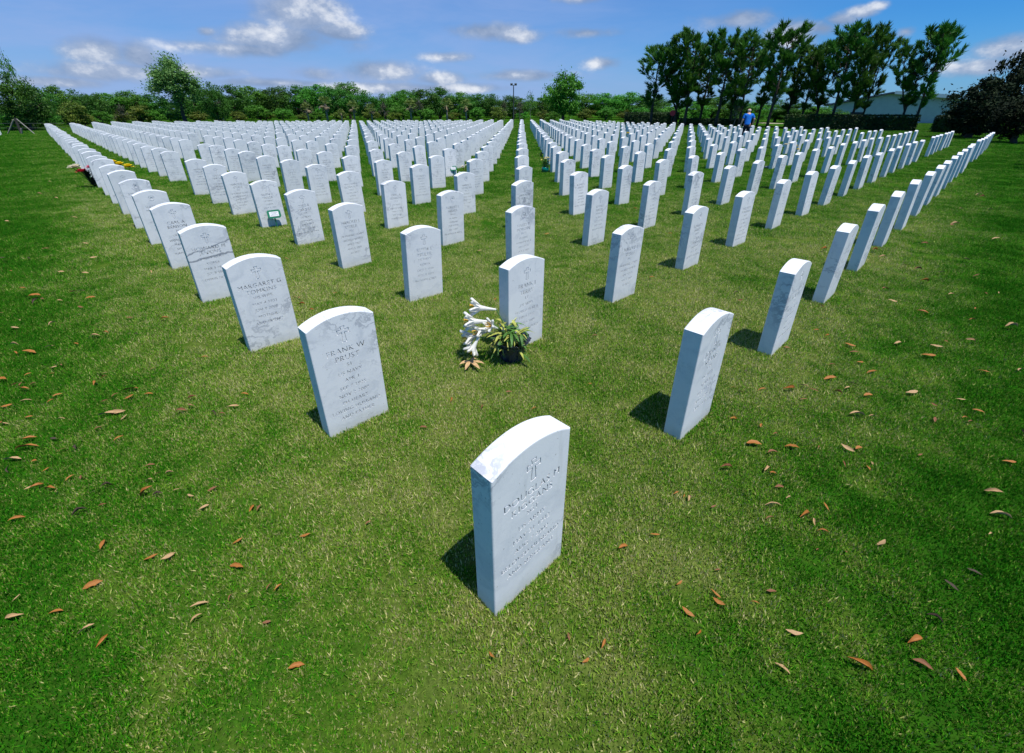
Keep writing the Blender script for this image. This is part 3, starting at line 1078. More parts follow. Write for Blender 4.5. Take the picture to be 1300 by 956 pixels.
# pines
def pine_meshes(seed, fork=False):
    """unit height; upswept limbs ending in tufts of needles"""
    rnd = random.Random(seed)
    tk = MB()
    v, f_ = [], []
    stems = []
    sway = [Vector((rnd.uniform(-.012, .012), rnd.uniform(-.012, .012), 0)) for _ in range(9)]
    pts = [Vector((0, 0, -.02))]
    for k in range(1, 9):
        pts.append(pts[-1] + Vector((0, 0, .117)) + sway[k] * .5)
    stems.append((pts, 0.0135))
    if fork:
        p = [pts[2]]
        a = rnd.random() * 2 * PI
        for k in range(1, 6):
            p.append(p[-1] + Vector((math.cos(a) * .055 * (1.2 - k * .15), math.sin(a) * .055 * (1.2 - k * .15), .12)))
        stems.append((p, 0.009))
    for pts_, r0 in stems:
        n = len(pts_)
        tk.tube(pts_, [r0 * (1.25 - 1.0 * k / (n - 1)) for k in range(n)], 7)

    def tuft(c, d, sz):
        for _ in range(46):
            q = (d + Vector((rnd.gauss(0, .5), rnd.gauss(0, .5), rnd.gauss(0, .4) + .45))).normalized()
            s0 = c + d * rnd.uniform(-.35, .45) * sz
            L = sz * rnd.uniform(.6, 1.05)
            sv = q.orthogonal().normalized()
            sv.rotate(Matrix.Rotation(rnd.random() * 6.28, 3, q))
            sv *= sz * .052
            k = len(v)
            v.extend([s0 - sv * .5, s0 + q * L * .45 + sv, s0 + q * L, s0 + q * L * .45 - sv])
            f_.append((k, k + 1, k + 2, k + 3))

    for pts_, r0 in stems:
        n = len(pts_)
        nb = 36 if r0 > .01 else 16
        for b in range(nb):
            hz = rnd.uniform(.22, 1.0) if r0 > .01 else rnd.uniform(.3, 1.0)
            x = hz * (n - 1)
            k = min(int(x), n - 2)
            p = pts_[k].lerp(pts_[k + 1], x - k)
            a = rnd.random() * 2 * PI
            full = 1.0 if hz > .42 else 0.75
            L = full * (.045 + .17 * math.sin(PI * min(1, (1.08 - hz) / .75)) ** .8) * rnd.uniform(.6, 1.15)
            d = Vector((math.cos(a), math.sin(a), rnd.uniform(.15, .8))).normalized()
            m_ = p + d * L * .55
            e = p + d * L + Vector((0, 0, L * .35))
            tk.tube([p, m_, e], [r0 * .32, r0 * .22, r0 * .1], 4, cap=False)
            if hz < .34 and rnd.random() < .4:
                continue
            d2 = (e - m_).normalized()
            tuft(e, d2, .070 * rnd.uniform(.8, 1.25))
            for _ in range(rnd.randrange(3, 6)):
                q = m_.lerp(e, rnd.uniform(-.3, .9))
                dd = (d2 + Vector((rnd.gauss(0, .7), rnd.gauss(0, .7), rnd.gauss(.2, .4)))).normalized()
                e2 = q + dd * rnd.uniform(.03, .06)
                tk.tube([q, e2], [r0 * .14, r0 * .07], 3, cap=False)
                tuft(e2, dd, .060 * rnd.uniform(.8, 1.25))
        for _ in range(4):
            tuft(pts_[-1] + Vector((rnd.uniform(-.015, .015), rnd.uniform(-.015, .015), rnd.uniform(-.03, .01))), Vector((rnd.uniform(-.2, .2), rnd.uniform(-.2, .2), 1)).normalized(), .075)
    return tk.mesh('trunk', M_PBARK, True), mesh('crown', v, f_, M_PINE)


PN = [pine_meshes(s, s % 2 == 0) for s in (31, 32, 33, 34)]
pines = [(838, 61, 48, 1.35, 'leftmost pine of the row, lopsided with a pale snapped limb'), (870, 58, 47, 1.2, None), (888, 41, 46, 1.25, None), (905, 60, 49, 1.15, None), (930, 46, 45, 1.25, None), (945, 64, 48, 1.0, None), (962, 46, 44, 1.0, None),
         (985, 52, 46, 0.95, None), (1003, 38, 42, 1.15, None), (1022, 60, 45, 0.9, None), (1043, 56, 43, 1.05, None), (1065, 50, 42, 1.0, None), (1090, 38, 40, 1.1, None), (1118, 33, 39, 0.95, None), (1128, 46, 41, 0.8, None),
         (1186, 40, 37, 0.92, 'leaning pine right of the gap, left one of the last pair'), (1206, 38, 36.5, 1.0, 'rightmost pine of the row, before the white building')]
for n, (px, py, Y, ws, lab) in enumerate(pines):
    # px, py: where its top shows; the trunk stands straight below it
    top = at(px, py, Y)
    tk, cr = PN[n % 4]
    h = top.z * 1.0
    e = empty('pine_tree', (top.x, Y, 0), rt.random() * 6.28, (h * ws, h * ws, h))
    link('trunk', tk, e)
    link('crown', cr, e)
    e.scale = (h * ws * 1.0, h * ws * 1.0, h)
    tag(e, lab or 'tall dark green pine in the row behind the headstones', 'pine tree', 'row of pines behind the headstones')


# hedges and the dark bush
def hedge(name, a, b, wid, h, mat, label, seed, n=5000, leaf=.09):
    rnd = random.Random(seed)
    a, b = Vector((a[0], a[1], 0)), Vector((b[0], b[1], 0))
    u = (b - a)
    L = u.length
    u.normalize()
    nn = Vector((-u.y, u.x, 0))
    core = MB()
    seg = max(2, int(L / 0.6))
    vs, fs = [], []
    prof = [(-.42, -.05), (-.46, .5), (-.40, .90), (0, .96), (.40, .90), (.46, .5), (.42, -.05)]
    for k in range(seg + 1):
        for (q, z) in prof:
            p = a + u * (L * k / seg) + nn * (q * wid * .9) + Vector((0, 0, z * h * .93))
            p += Vector((rnd.gauss(0, .03), rnd.gauss(0, .03), rnd.gauss(0, .03)))
            vs.append(p)
    m_ = len(prof)
    for k in range(seg):
        for q in range(m_ - 1):
            fs.append((k * m_ + q, k * m_ + q + 1, (k + 1) * m_ + q + 1, (k + 1) * m_ + q))
    fs.append(tuple(range(m_)))
    fs.append(tuple(reversed(range(seg * m_, (seg + 1) * m_))))
    v2, f2 = vs, fs
    for _ in range(n):
        s_ = rnd.random()
        if s_ < .42:
            q, z = rnd.uniform(-.47, .47), .95 + abs(rnd.gauss(0, .04))
            nv = Vector((0, 0, 1))
        else:
            sg = -1 if s_ < .8 else 1
            q, z = sg * (.47 + rnd.gauss(0, .02)), rnd.uniform(.0, .97)
            nv = nn * sg
        p = a + u * (L * rnd.uniform(-.005, 1.005)) + nn * (q * wid) + Vector((0, 0, z * h))
        leaf_quad(v2, f2, p, leaf, rnd, nv)
    e = link(name, mesh(name, v2, f2, mat))
    tag(e, label, 'hedge')
    return e


def hz(px, py, Y):
    p = at(px, py, Y)
    return p


a, b = at(1000, 140, 41), at(1170, 140, 36.5)
hedge('hedge', (a.x, 41), (b.x, 36.5), 1.0, hz(1100, 146, 39).z, M_HEDGE, 'long clipped dark hedge in front of the white building', 1, 9000)
a, b = at(1197, 140, 35), at(1240, 140, 33)
hedge('hedge', (a.x, 35.0), (b.x, 33.0), 1.0, hz(1215, 147, 34.5).z, M_HEDGE, 'short clipped hedge between the last pine and the dark bush', 2, 3500)
a, b = at(794, 140, 52), at(862, 140, 51)
hedge('hedge', (a.x, 52), (b.x, 51), 1.0, hz(830, 143, 52).z, M_HEDGE, 'low dark hedge under the leftmost pine', 3, 5000)
a, b = at(865, 140, 50), at(958, 140, 47)
hedge('hedge', (a.x, 50), (b.x, 47), 0.9, hz(910, 151, 48).z, M_HEDGE, 'low dark hedge left of the sandy path', 4, 5000)
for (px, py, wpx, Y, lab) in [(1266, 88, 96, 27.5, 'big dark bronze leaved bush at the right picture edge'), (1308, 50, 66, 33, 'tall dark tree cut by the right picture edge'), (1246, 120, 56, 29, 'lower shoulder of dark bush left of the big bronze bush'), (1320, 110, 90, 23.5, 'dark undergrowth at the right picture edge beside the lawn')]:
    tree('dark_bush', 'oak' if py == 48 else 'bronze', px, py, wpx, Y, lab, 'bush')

# ------------------------------------------------------------------ white building behind the hedge
M_WALL = simple('grey_metal_wall', (0.64, 0.57, 0.50), 0.6, 0.05, 2)
M_ROOF = simple('roof_metal', (0.16, 0.165, 0.18), 0.6, 0.1, 3)
M_TRIM = simple('white_trim', (0.80, 0.80, 0.78), 0.4, 0.05, 3)
M_DARK = simple('dark_opening', (0.03, 0.03, 0.035), 0.5, 0.2, 3)
YB_ = 58.0
B0 = at(1140, 138, YB_)
BAZ = math.atan2(B0.x, B0.y)
bld = empty('metal_building', (B0.x, B0.y, 0), -BAZ)


def bp(px, py):                                       # point of the gable wall, in the building's own axes
    d = ray(px, py)
    n_ = Vector((math.sin(BAZ), math.cos(BAZ), 0))
    p = d * (Vector((B0.x, B0.y, 0)).dot(n_) / d.dot(n_)) + Vector((0, 0, CAM_H))
    r_ = p - Vector((B0.x, B0.y, 0))
    return r_.x * math.cos(BAZ) - r_.y * math.sin(BAZ), p.z


(xl, ze), (xa, za), (xr, zr) = bp(1052, 134), bp(1133, 119), bp(1262, 128)
D = 16
mb = MB()
vs = [(xl, 0, 0), (xr, 0, 0), (xr, 0, zr), (xa, 0, za), (xl, 0, ze)]
mb.add(vs + [(x, D, z) for x, y, z in vs], [(0, 1, 2, 3, 4), (9, 8, 7, 6, 5), (0, 4, 9, 5), (1, 6, 7, 2), (0, 5, 6, 1)])
mb.build('wall', M_WALL, bld)
mb = MB()
th = .16
for (x0_, z0_, x1_, z1_) in ((xl - .5, ze - .06, xa, za + .03), (xa, za + .03, xr + .5, zr - .0)):
    mb.add([(x0_, -.45, z0_ + .01), (x1_, -.45, z1_ + .01), (x1_, D + .4, z1_ + .01), (x0_, D + .4, z0_ + .01), (x0_, -.45, z0_ + th), (x1_, -.45, z1_ + th), (x1_, D + .4, z1_ + th), (x0_, D + .4, z0_ + th)],
           [(0, 3, 2, 1), (4, 5, 6, 7), (0, 1, 5, 4), (1, 2, 6, 5), (2, 3, 7, 6), (3, 0, 4, 7)])
mb.build('roof', M_ROOF, bld)
mb = MB()
for y_ in (-.47, -.55):
    mb.add([(xa + .2, y_, za - .04), (xr + .5, y_, zr - .14), (xr + .5, y_, zr + .26), (xa + .2, y_, za + .28)], [(0, 1, 2, 3)])
mb.f += [(0, 4, 5, 1), (1, 5, 6, 2), (2, 6, 7, 3), (3, 7, 4, 0)]
mb.m += [0] * 4
mb.build('fascia', M_TRIM, bld)
(c0, _z), (c1, z1_) = bp(1079, 145), bp(1096, 142.5)
mb = MB()
mb.box((c0, -.05, .3), (c1, -.01, z1_))
mb.build('window', M_DARK, bld)
tag(bld, 'low white gabled metal building behind the hedge and pines', 'building')

# ------------------------------------------------------------------ lamp pole
lp = at(652, 107, 60)
pole = empty('lamp_pole', (lp.x, 60, 0))
M_POLE = simple('dark_pole', (0.045, 0.05, 0.05), 0.5, 0.1, 5)
mb = MB()
mb.tube([(0, 0, 0), (0, 0, lp.z - .1)], [.07, .05], 8)
mb.build('pole', M_POLE, pole)
mb = MB()
mb.tube([(-.22, 0, lp.z - .1), (.22, 0, lp.z - .1)], .03, 6)
mb.build('crossarm', M_POLE, pole)
for sx in (-.24, .24):
    mb = MB()
    M = Matrix.Translation((sx, -.08, lp.z)) @ Matrix.Rotation(R(25), 4, 'X')
    mb.box((-.14, -.12, -.09), (.14, .12, .07), 0, M)
    mb.box((-.11, -.15, -.06), (.11, -.121, .04), 0, M)
    mb.build('floodlight', M_POLE, pole)
tag(pole, 'tall dark pole with two floodlights before the wood', 'lamp pole')

# small red road sign between the pines
sp_ = at(854, 143, 54)
sg = empty('road_sign', (sp_.x, 46.5, 0))
M_RED = simple('sign_red', (0.70, 0.03, 0.04), 0.5, 0.05, 3)
sp_ = at(854, 143.5, 46.5)
sg.location.x = sp_.x
mb = MB()
oc = [(.26 * math.cos(PI / 8 + k * PI / 4), .26 * math.sin(PI / 8 + k * PI / 4)) for k in range(8)]
mb.add([(x, -.03, sp_.z + z) for x, z in oc] + [(x, -.01, sp_.z + z) for x, z in oc], [tuple(range(8)), tuple(reversed(range(8, 16)))] + [(k, 8 + k, 8 + (k + 1) % 8, (k + 1) % 8) for k in range(8)])
mb.build('sign_plate', M_RED, sg)
mb = MB()
mb.tube([(0, .02, 0), (0, .02, sp_.z + .2)], .025, 6)
mb.build('post', M_POLE, sg)
tag(sg, 'small red octagonal road sign among the pine trunks', 'road sign')

# fence corner at far left
fp = gp(18, 170)
fn = empty('wire_fence', (fp.x, fp.y, 0))
M_WOOD = simple('weathered_wood', (0.24, 0.22, 0.19), 0.9, 0.25, 6, bump=.4)
M_DWOOD = simple('dark_wood', (0.05, 0.045, 0.04), 0.9, 0.25, 6)
M_WIRE = simple('wire', (0.18, 0.18, 0.17), 0.5, 0.1, 6, metal=.7)


def rel(px, py):
    p = at(px, py, fp.y)
    return Vector((p.x - fp.x, 0, p.z))


mb = MB(); mb.tube([(rel(18, 150).x, 0, -.1), rel(19, 150)], .07, 8); mb.build('corner_post', M_DWOOD, fn)
mb = MB(); mb.tube([(rel(12, 171).x, -.1, -.02), rel(17, 152)], .035, 8); mb.build('brace', M_WOOD, fn)
mb = MB(); mb.tube([rel(23, 151) + Vector((0, -.1, 0)), (rel(45, 168).x, -.1, 0)], .03, 8); mb.build('brace', M_WOOD, fn)
mb = MB(); mb.tube([(rel(27, 170).x, 0, -.1), rel(27, 163)], .05, 8); mb.build('post', M_WOOD, fn)
mb = MB()
for z in (.35, .62):
    mb.tube([(-4, .3, z), (0, 0, z), (3.2, .4, z)], .008, 4)
mb.build('wire', M_WIRE, fn)
tag(fn, 'wooden fence corner with slanting braces under the dark trees', 'fence')

# ------------------------------------------------------------------ walking man
M_SKIN = simple('skin', (0.62, 0.36, 0.26), 0.55, 0.05, 20)
M_HAIR = simple('grey_hair', (0.55, 0.50, 0.45), 0.8, 0.15, 60)
M_SHIRT = simple('blue_shirt', (0.012, 0.17, 0.62), 0.75, 0.12, 14, 0.2)
M_TROUS = simple('navy_trousers', (0.012, 0.015, 0.030), 0.8, 0.15, 14, 0.2)
M_SHOE = simple('dark_shoe', (0.03, 0.028, 0.026), 0.6, 0.1, 20)


def skin_mesh(name, nodes, edges, mat, sub=2, extra=None):
    me = bpy.data.meshes.new(name)
    me.from_pydata([n_[0] for n_ in nodes], edges, [])
    ob = bpy.data.objects.new(name, me)
    COL.objects.link(ob)
    ob.modifiers.new('skin', 'SKIN')
    for k, (p, r_) in enumerate(nodes):
        d = me.skin_vertices[0].data[k]
        d.radius = (r_, r_) if not isinstance(r_, tuple) else r_
        d.use_root = (k == 0)
    sm = ob.modifiers.new('sub', 'SUBSURF')
    sm.levels = sm.render_levels = sub
    dg = bpy.context.evaluated_depsgraph_get()
    res = bpy.data.meshes.new_from_object(ob.evaluated_get(dg))
    bpy.data.objects.remove(ob)
    bpy.data.meshes.remove(me)
    res.name = name
    res.materials.clear()
    res.materials.append(mat)
    res.polygons.foreach_set('use_smooth', [True] * len(res.polygons))
    return res


# local: faces +Y, about 1.70 m, head bowed, mid-stride
sp = [((0, 0, .90), (.155, .11)), ((0, .02, 1.05), (.15, .105)), ((0, .06, 1.22), (.165, .11)), ((0, .09, 1.36), (.17, .10)), ((0, .12, 1.45), .06), ((0, .16, 1.53), (.075, .085)), ((0, .18, 1.61), (.076, .092)), ((0, .19, 1.66), (.055, .065))]
se = [(k, k + 1) for k in range(7)]


def limb(nodes, edges, root, pts):
    last = root
    for p in pts:
        nodes.append(p)
        edges.append((last, len(nodes) - 1))
        last = len(nodes) - 1
    return last


arms = {-1: [((-.20, .08, 1.36), .062), ((-.27, .03, 1.10), .045), ((-.30, .10, .88), .034)],
        1: [((.20, .08, 1.36), .062), ((.33, .03, 1.14), .045), ((.34, .20, .96), .034)]}
legs = {-1: [((-.10, 0, .84), .095), ((-.11, .06, .48), .065), ((-.11, -.06, .10), .045), ((-.11, .07, .04), .04)],
        1: [((.10, 0, .84), .095), ((.11, .14, .50), .065), ((.11, .22, .10), .045), ((.11, .35, .05), .04)]}
nodes, edges = list(sp), list(se)
for s_ in (-1, 1):
    h = limb(nodes, edges, 3, arms[s_])
    hp = Vector(arms[s_][-1][0])
    fd = (hp - Vector(arms[s_][-2][0])).normalized()
    sv = Vector((0, 1, 0)) if s_ < 0 else Vector((.3, -.4, -.6)).normalized()
    palm = hp + fd * .075
    limb(nodes, edges, h, [(tuple(palm), .032)])
    pk = len(nodes) - 1
    for q, (o_, L) in enumerate(((-.027, .072), (-.009, .082), (.010, .077), (.028, .060))):
        b0 = palm + sv * o_ + fd * .022
        curl = Vector((-s_ * .3, .1, 0))
        limb(nodes, edges, pk, [(tuple(b0), .0105), (tuple(b0 + fd * L * .5), .0095), (tuple(b0 + (fd + curl).normalized() * L), .008)])
    limb(nodes, edges, h, [(tuple(hp + sv * -.035 + fd * .035), .012), (tuple(hp + sv * -.05 + fd * .075), .0095)])
    limb(nodes, edges, 0, legs[s_])
man = empty('person', (0, 0, 0))
body = skin_mesh('body', nodes, edges, M_SKIN)
bmx = bmesh.new()
bmx.from_mesh(body)
for (c_, s3) in (((0, .285, 1.575), (.014, .022, .02)), ((-.082, .17, 1.585), (.012, .018, .03)), ((.082, .17, 1.585), (.012, .018, .03)), ((-.03, .262, 1.60), (.012, .008, .008)), ((.03, .262, 1.60), (.012, .008, .008)), ((0, .268, 1.535), (.022, .008, .006))):
    bmesh.ops.create_icosphere(bmx, subdivisions=2, radius=1, matrix=Matrix.Translation(c_) @ Matrix.Diagonal((*s3, 1)))
bmx.to_mesh(body)
bmx.free()
link('body', body, man)
hair = MB()
hair.lathe([(.083, 0.0), (.088, .03), (.083, .06), (.07, .075)], 18, 0, Matrix.Translation((0, .155, 1.555)) @ Matrix.Rotation(R(12), 4, 'X') @ Matrix.Diagonal((1, 1.05, 1, 1)))
# open at the face and the bald crown: keep the back and sides only
hm = hair.mesh('hair', M_HAIR, True)
bmx = bmesh.new()
bmx.from_mesh(hm)
bmesh.ops.delete(bmx, geom=[f_ for f_ in bmx.faces if f_.calc_center_median().y > .19], context='FACES')
bmesh.ops.solidify(bmx, geom=bmx.faces[:], thickness=.008)
bmx.to_mesh(hm)
bmx.free()
link('hair', hm, man)
sh = [((0, -.01, .84), (.172, .128))] + [(p, tuple(x * 1.16 for x in r_) if isinstance(r_, tuple) else r_ * 1.16) for p, r_ in sp[:5]]
sh[5] = ((0, .105, 1.42), .075)
n2_, e2_ = list(sh), [(k, k + 1) for k in range(5)]
for s_ in (-1, 1):
    A, B = Vector(arms[s_][0][0]), Vector(arms[s_][1][0])
    limb(n2_, e2_, 4, [(tuple(A), .082), (tuple(A.lerp(B, .8)), .07)])
link('shirt', skin_mesh('shirt', n2_, e2_, M_SHIRT), man)
n2_, e2_ = [((0, 0, .93), (.165, .125)), ((0, 0, .86), (.16, .12))], [(0, 1)]
for s_ in (-1, 1):
    L_ = legs[s_]
    limb(n2_, e2_, 1, [(tuple(Vector(L_[0][0]) - Vector((0, 0, .06))), .105), (L_[1][0], .085), (tuple(Vector(L_[2][0])), .068)])
link('trousers', skin_mesh('trousers', n2_, e2_, M_TROUS), man)
for s_ in (-1, 1):
    f0 = Vector(legs[s_][2][0])
    link('shoe', skin_mesh('shoe', [((f0.x, f0.y - .03, .05), .055), ((f0.x, f0.y + .08, .045), .05), ((f0.x, f0.y + .19, .035), .04)], [(0, 1), (1, 2)], M_SHOE), man)
mp = at(953, 138, 24.2)
man.location = (mp.x, 24.2, 0)
man.rotation_euler = (0, 0, R(-12))
s_ = mp.z / 1.70 * 1.02
man.scale = (s_, s_, s_)
tag(man, 'man in bright blue shirt and dark trousers walking away between headstones', 'person')

# ------------------------------------------------------------------ flowers and grave gifts
M_LILY = simple('lily_petal', (0.82, 0.81, 0.74), 0.5, 0.05, 30, trans=.25)
M_LEAF = simple('lily_leaf', (0.075, 0.19, 0.028), 0.5, 0.3, 30, trans=.2)
M_LEAFY = simple('yellow_leaf', (0.40, 0.42, 0.08), 0.6, 0.3, 30, trans=.2)
M_FOIL = simple('dark_foil', (0.03, 0.035, 0.05), 0.25, 0.4, 25, 0.6, bump=.5)
M_FOILB = simple('blue_foil', (0.022, 0.03, 0.06), 0.25, 0.4, 25, 0.6, bump=.5)
M_TAN = simple('dried_petal', (0.50, 0.32, 0.15), 0.8, 0.25, 40)
M_STEM = simple('stem', (0.06, 0.14, 0.03), 0.6)
M_ANTH = simple('anther', (0.65, 0.40, 0.04), 0.7)


def trumpet(length, mouth):
    """lily along +Z: tube, flare, six recurved tips"""
    mb = MB()
    n = 24
    n = 48
    prof = [(.009, 0), (.013, .2), (.020, .42), (.031, .64), (.043, .80), (.060, .92), (.078, .98), (.088, .95), (.092, .90)]
    sc = mouth / .092

    notch = [0, 0, 0, .03, .10, .22, .38, .50, .58]
    mb.lathe([(r_ * sc, z * length) for r_, z in prof], n, 0, None, lambda th, k: 1 - notch[k] * (0.5 - 0.5 * math.cos(6 * th)) * 1.15)
    for k in range(len(prof)):                       # between the six petals the rim drops back
        for q in range(n):
            th = 2 * PI * q / n
            mb.v[k * n + q].z -= length * notch[k] * .55 * (0.5 - 0.5 * math.cos(6 * th)) - length * .02 * k / 8 * math.cos(3 * th)
    return mb


def lily_leaf(mb, p, d, L, wd, droop, mi=0):
    d = Vector(d).normalized()
    s_ = d.cross(Vector((0, 0, 1)))
    if s_.length < .05:
        s_ = Vector((1, 0, 0))
    s_.normalize()
    vs, fs = [], []
    for k in range(6):
        u = k / 5
        c_ = Vector(p) + d * L * u - Vector((0, 0, droop * u * u))
        ww = wd * math.sin(PI * (u * .9 + .06))
        vs += [c_ - s_ * ww, c_ - Vector((0, 0, .25 * ww)), c_ + s_ * ww]
    for k in range(5):
        for q in (0, 1):
            fs.append((3 * k + q, 3 * k + q + 1, 3 * k + 4 + q, 3 * k + 3 + q))
    mb.add(vs, fs, mi)


pp = gp(650, 455)
lil = empty('potted_lily', (pp.x, pp.y, 0))
rl = random.Random(4)
mb = MB()
mb.lathe([(.0, .004), (.062, .004), (.075, .06), (.085, .115), (.105, .135), (.095, .13), (.075, .10), (0, .10)], 28, 0, None, lambda th, k: 1 + (.05 if k > 2 else .015) * math.sin(9 * th + k) + .03 * math.sin(4 * th))
mb.build('pot', M_FOIL, lil, True)
mb = MB()
mb.lathe([(.066, .006), (.080, .06), (.100, .13), (.125, .155), (.122, .15), (.095, .12)], 30, 0, Matrix.Translation((-.004, -.006, 0)), lambda th, k: (1 + .06 * math.sin(11 * th + k * .7)))
o = mb.build('foil_wrap', M_FOILB, lil, True)
mb = MB()
for k in range(170):
    a = rl.random() * 2 * PI
    z = rl.uniform(.07, .24)
    lily_leaf(mb, (rl.uniform(-.08, .06), rl.uniform(-.07, .05), z), (math.cos(a) - .15, math.sin(a) - .1, rl.uniform(-.1, .9)), rl.uniform(.05, .12), rl.uniform(.006, .012), rl.uniform(.01, .09), 1 if rl.random() < .45 else 0)
mb.build('leaves', [M_LEAF, M_LEAFY], lil)
for (px, py, z, dx, dy, dz, L, mo) in [(630, 393, .33, -1, -.02, .12, .175, .062), (622, 408, .27, -1, -.15, .06, .17, .065), (626, 414, .22, -.85, -.5, -.10, .15, .06), (618, 421, .18, -1, -.35, -.22, .17, .068), (608, 428, .19, -.45, -.3, -.75, .12, .055), (632, 417, .22, -.5, -.6, .5, .12, .05)]:
    q = gp(px, py, z) - Vector((pp.x, pp.y, 0))
    d = Vector((dx, dy, dz)).normalized()
    M = Matrix.Translation(q) @ d.to_track_quat('Z', 'Y').to_matrix().to_4x4()
    tb = trumpet(L, mo)
    tb.v = [M @ v for v in tb.v]
    fl = tb.build('lily_flower', M_LILY, lil, True)
    an = MB()
    for k in range(6):
        th = k * PI / 3
        an.tube([M @ Vector((0, 0, L * .5)), M @ Vector((.016 * math.cos(th), .016 * math.sin(th), L * .98))], [.0015, .003], 4)
    an.build('stamens', M_ANTH, fl)
    st = MB()
    st.tube([(0.0, 0, .10), (q * .5 + Vector((0, 0, .07))), q], [.006, .005, .005], 5)
    st.build('stem', M_STEM, lil)
tag(lil, 'foil wrapped pot of white trumpet lilies tipping left on the grass', 'potted lily')

q = gp(597, 464)
mb = MB()
for (dx, dy, L, dr) in ((-.02, -.09, .10, .0), (.05, -.07, .12, .0), (.075, -.02, .10, 0), (-.05, -.03, .08, 0), (.03, .03, .06, 0)):
    lily_leaf(mb, (0, 0, .035), (dx, dy, .02), L, .014, .03)
o = mb.build('dried_flower', M_TAN, None, loc=(q.x, q.y, 0))
tag(o, 'withered tan lily bloom lying on the grass below the white lilies', 'dried flower')

# card holders
M_PLG = simple('green_plastic', (0.010, 0.17, 0.085), 0.4, 0.1, 20, 0.5)
M_CARD = simple('white_card', (0.76, 0.77, 0.78), 0.5, 0.04, 30)
M_INK = simple('card_ink', (0.25, 0.26, 0.28), 0.7)


def card_holder(loc, rz, s, label, tilt=-20):
    e = empty('card_holder', loc, rz, (s, s, s))
    mb = MB()
    mb.tube([(0, 0, -.03), (.0, 0, .15)], .008, 6)
    mb.build('stake', M_PLG, e)
    M = Matrix.Translation((0, 0, .185)) @ Matrix.Rotation(R(tilt), 4, 'X')
    oc = [(-.085, -.035), (-.06, -.055), (.06, -.055), (.085, -.035), (.085, .035), (.07, .055), (-.07, .055), (-.085, .035)]
    mb = MB()
    mb.add([M @ Vector((x, -.008, z)) for x, z in oc] + [M @ Vector((x, .004, z)) for x, z in oc], [tuple(range(8)), tuple(reversed(range(8, 16)))] + [(k, 8 + k, 8 + (k + 1) % 8, (k + 1) % 8) for k in range(8)])
    mb.build('holder', M_PLG, e)
    mb = MB()
    mb.box((-.058, -.012, -.032), (.058, -.0085, .032), 0, M)
    cd = mb.build('card', M_CARD, e)
    mb = MB()
    for k, wd in enumerate((.04, .03, .045)):
        mb.box((-wd, -.0135, .016 - k * .016), (wd, -.0125, .019 - k * .016), 0, M)
    mb.build('print', M_INK, cd)
    tag(e, label, 'card holder')
    return e


q = gp(352, 289)
card_holder((q.x, q.y, 0), YAW - .15, 1.0, 'green plastic holder with white card before a headstone left of centre')
q = gp(576, 224)
card_holder((q.x, q.y, 0), YAW - .3, 1.0, 'small green card holder beside white flowers in the middle of the field')


def bouquet(name, loc, heads, label, cat, leafmat=M_LEAF, leaves=26, h=.22, spread=.08, seed=1, lean=(0, 0, 0), scale=1.0):
    """heads: list of (offset, radius, material, petals)"""
    rnd = random.Random(seed)
    e = empty(name, loc)
    mb = MB()
    ln = Vector(lean)
    for k in range(leaves):
        a = rnd.random() * 2 * PI
        z = rnd.uniform(.0, h * .8)
        lily_leaf(mb, Vector((0, 0, z)) + ln * z / h, (math.cos(a), math.sin(a), rnd.uniform(.5, 2)), rnd.uniform(.06, .14), rnd.uniform(.008, .018), .03)
    for (o_, r_, mt, pt) in heads:
        mb.tube([(0, 0, -.01), Vector(o_) * .5 + Vector((0, 0, .03)), o_], .004, 4)
    mb.build('foliage', leafmat, e)
    for (o_, r_, mt, pt) in heads:
        fb = MB()
        for ring in range(3):
            for k in range(pt):
                a = 2 * PI * (k + ring * .37) / pt
                elv = .15 + ring * .45
                d = Vector((math.cos(a) * math.cos(elv), math.sin(a) * math.cos(elv), math.sin(elv)))
                lily_leaf(fb, Vector(o_), d, r_ * (1 - .12 * ring), r_ * .34, r_ * .15)
        fl = fb.build('flower', mt, e)
        cb = MB()
        cb.lathe([(0, .25 * r_), (.2 * r_, .2 * r_), (.26 * r_, .08 * r_), (.2 * r_, 0)], 8, 0, Matrix.Translation(o_))
        cb.build('flower_centre', M_DRY, fl)
    tag(e, label, cat)
    e.scale = (scale, scale, scale)
    return e


M_RF = simple('red_petal', (0.62, 0.03, 0.07), 0.6, 0.2, 40)
M_PF = simple('pink_petal', (0.75, 0.22, 0.30), 0.6, 0.2, 40)
M_WF = simple('cream_petal', (0.80, 0.74, 0.58), 0.6, 0.1, 40)
M_YF = simple('yellow_petal', (0.80, 0.62, 0.01), 0.6, 0.12, 40)
M_YG = simple('yellowgreen_petal', (0.45, 0.36, 0.06), 0.6, 0.2, 40)
M_DLEAF = simple('dark_leaf', (0.008, 0.022, 0.008), 0.6, 0.2, 30)
M_TEAL = simple('teal_glaze', (0.0, 0.16, 0.12), 0.12, 0.1, 10, 0.7)

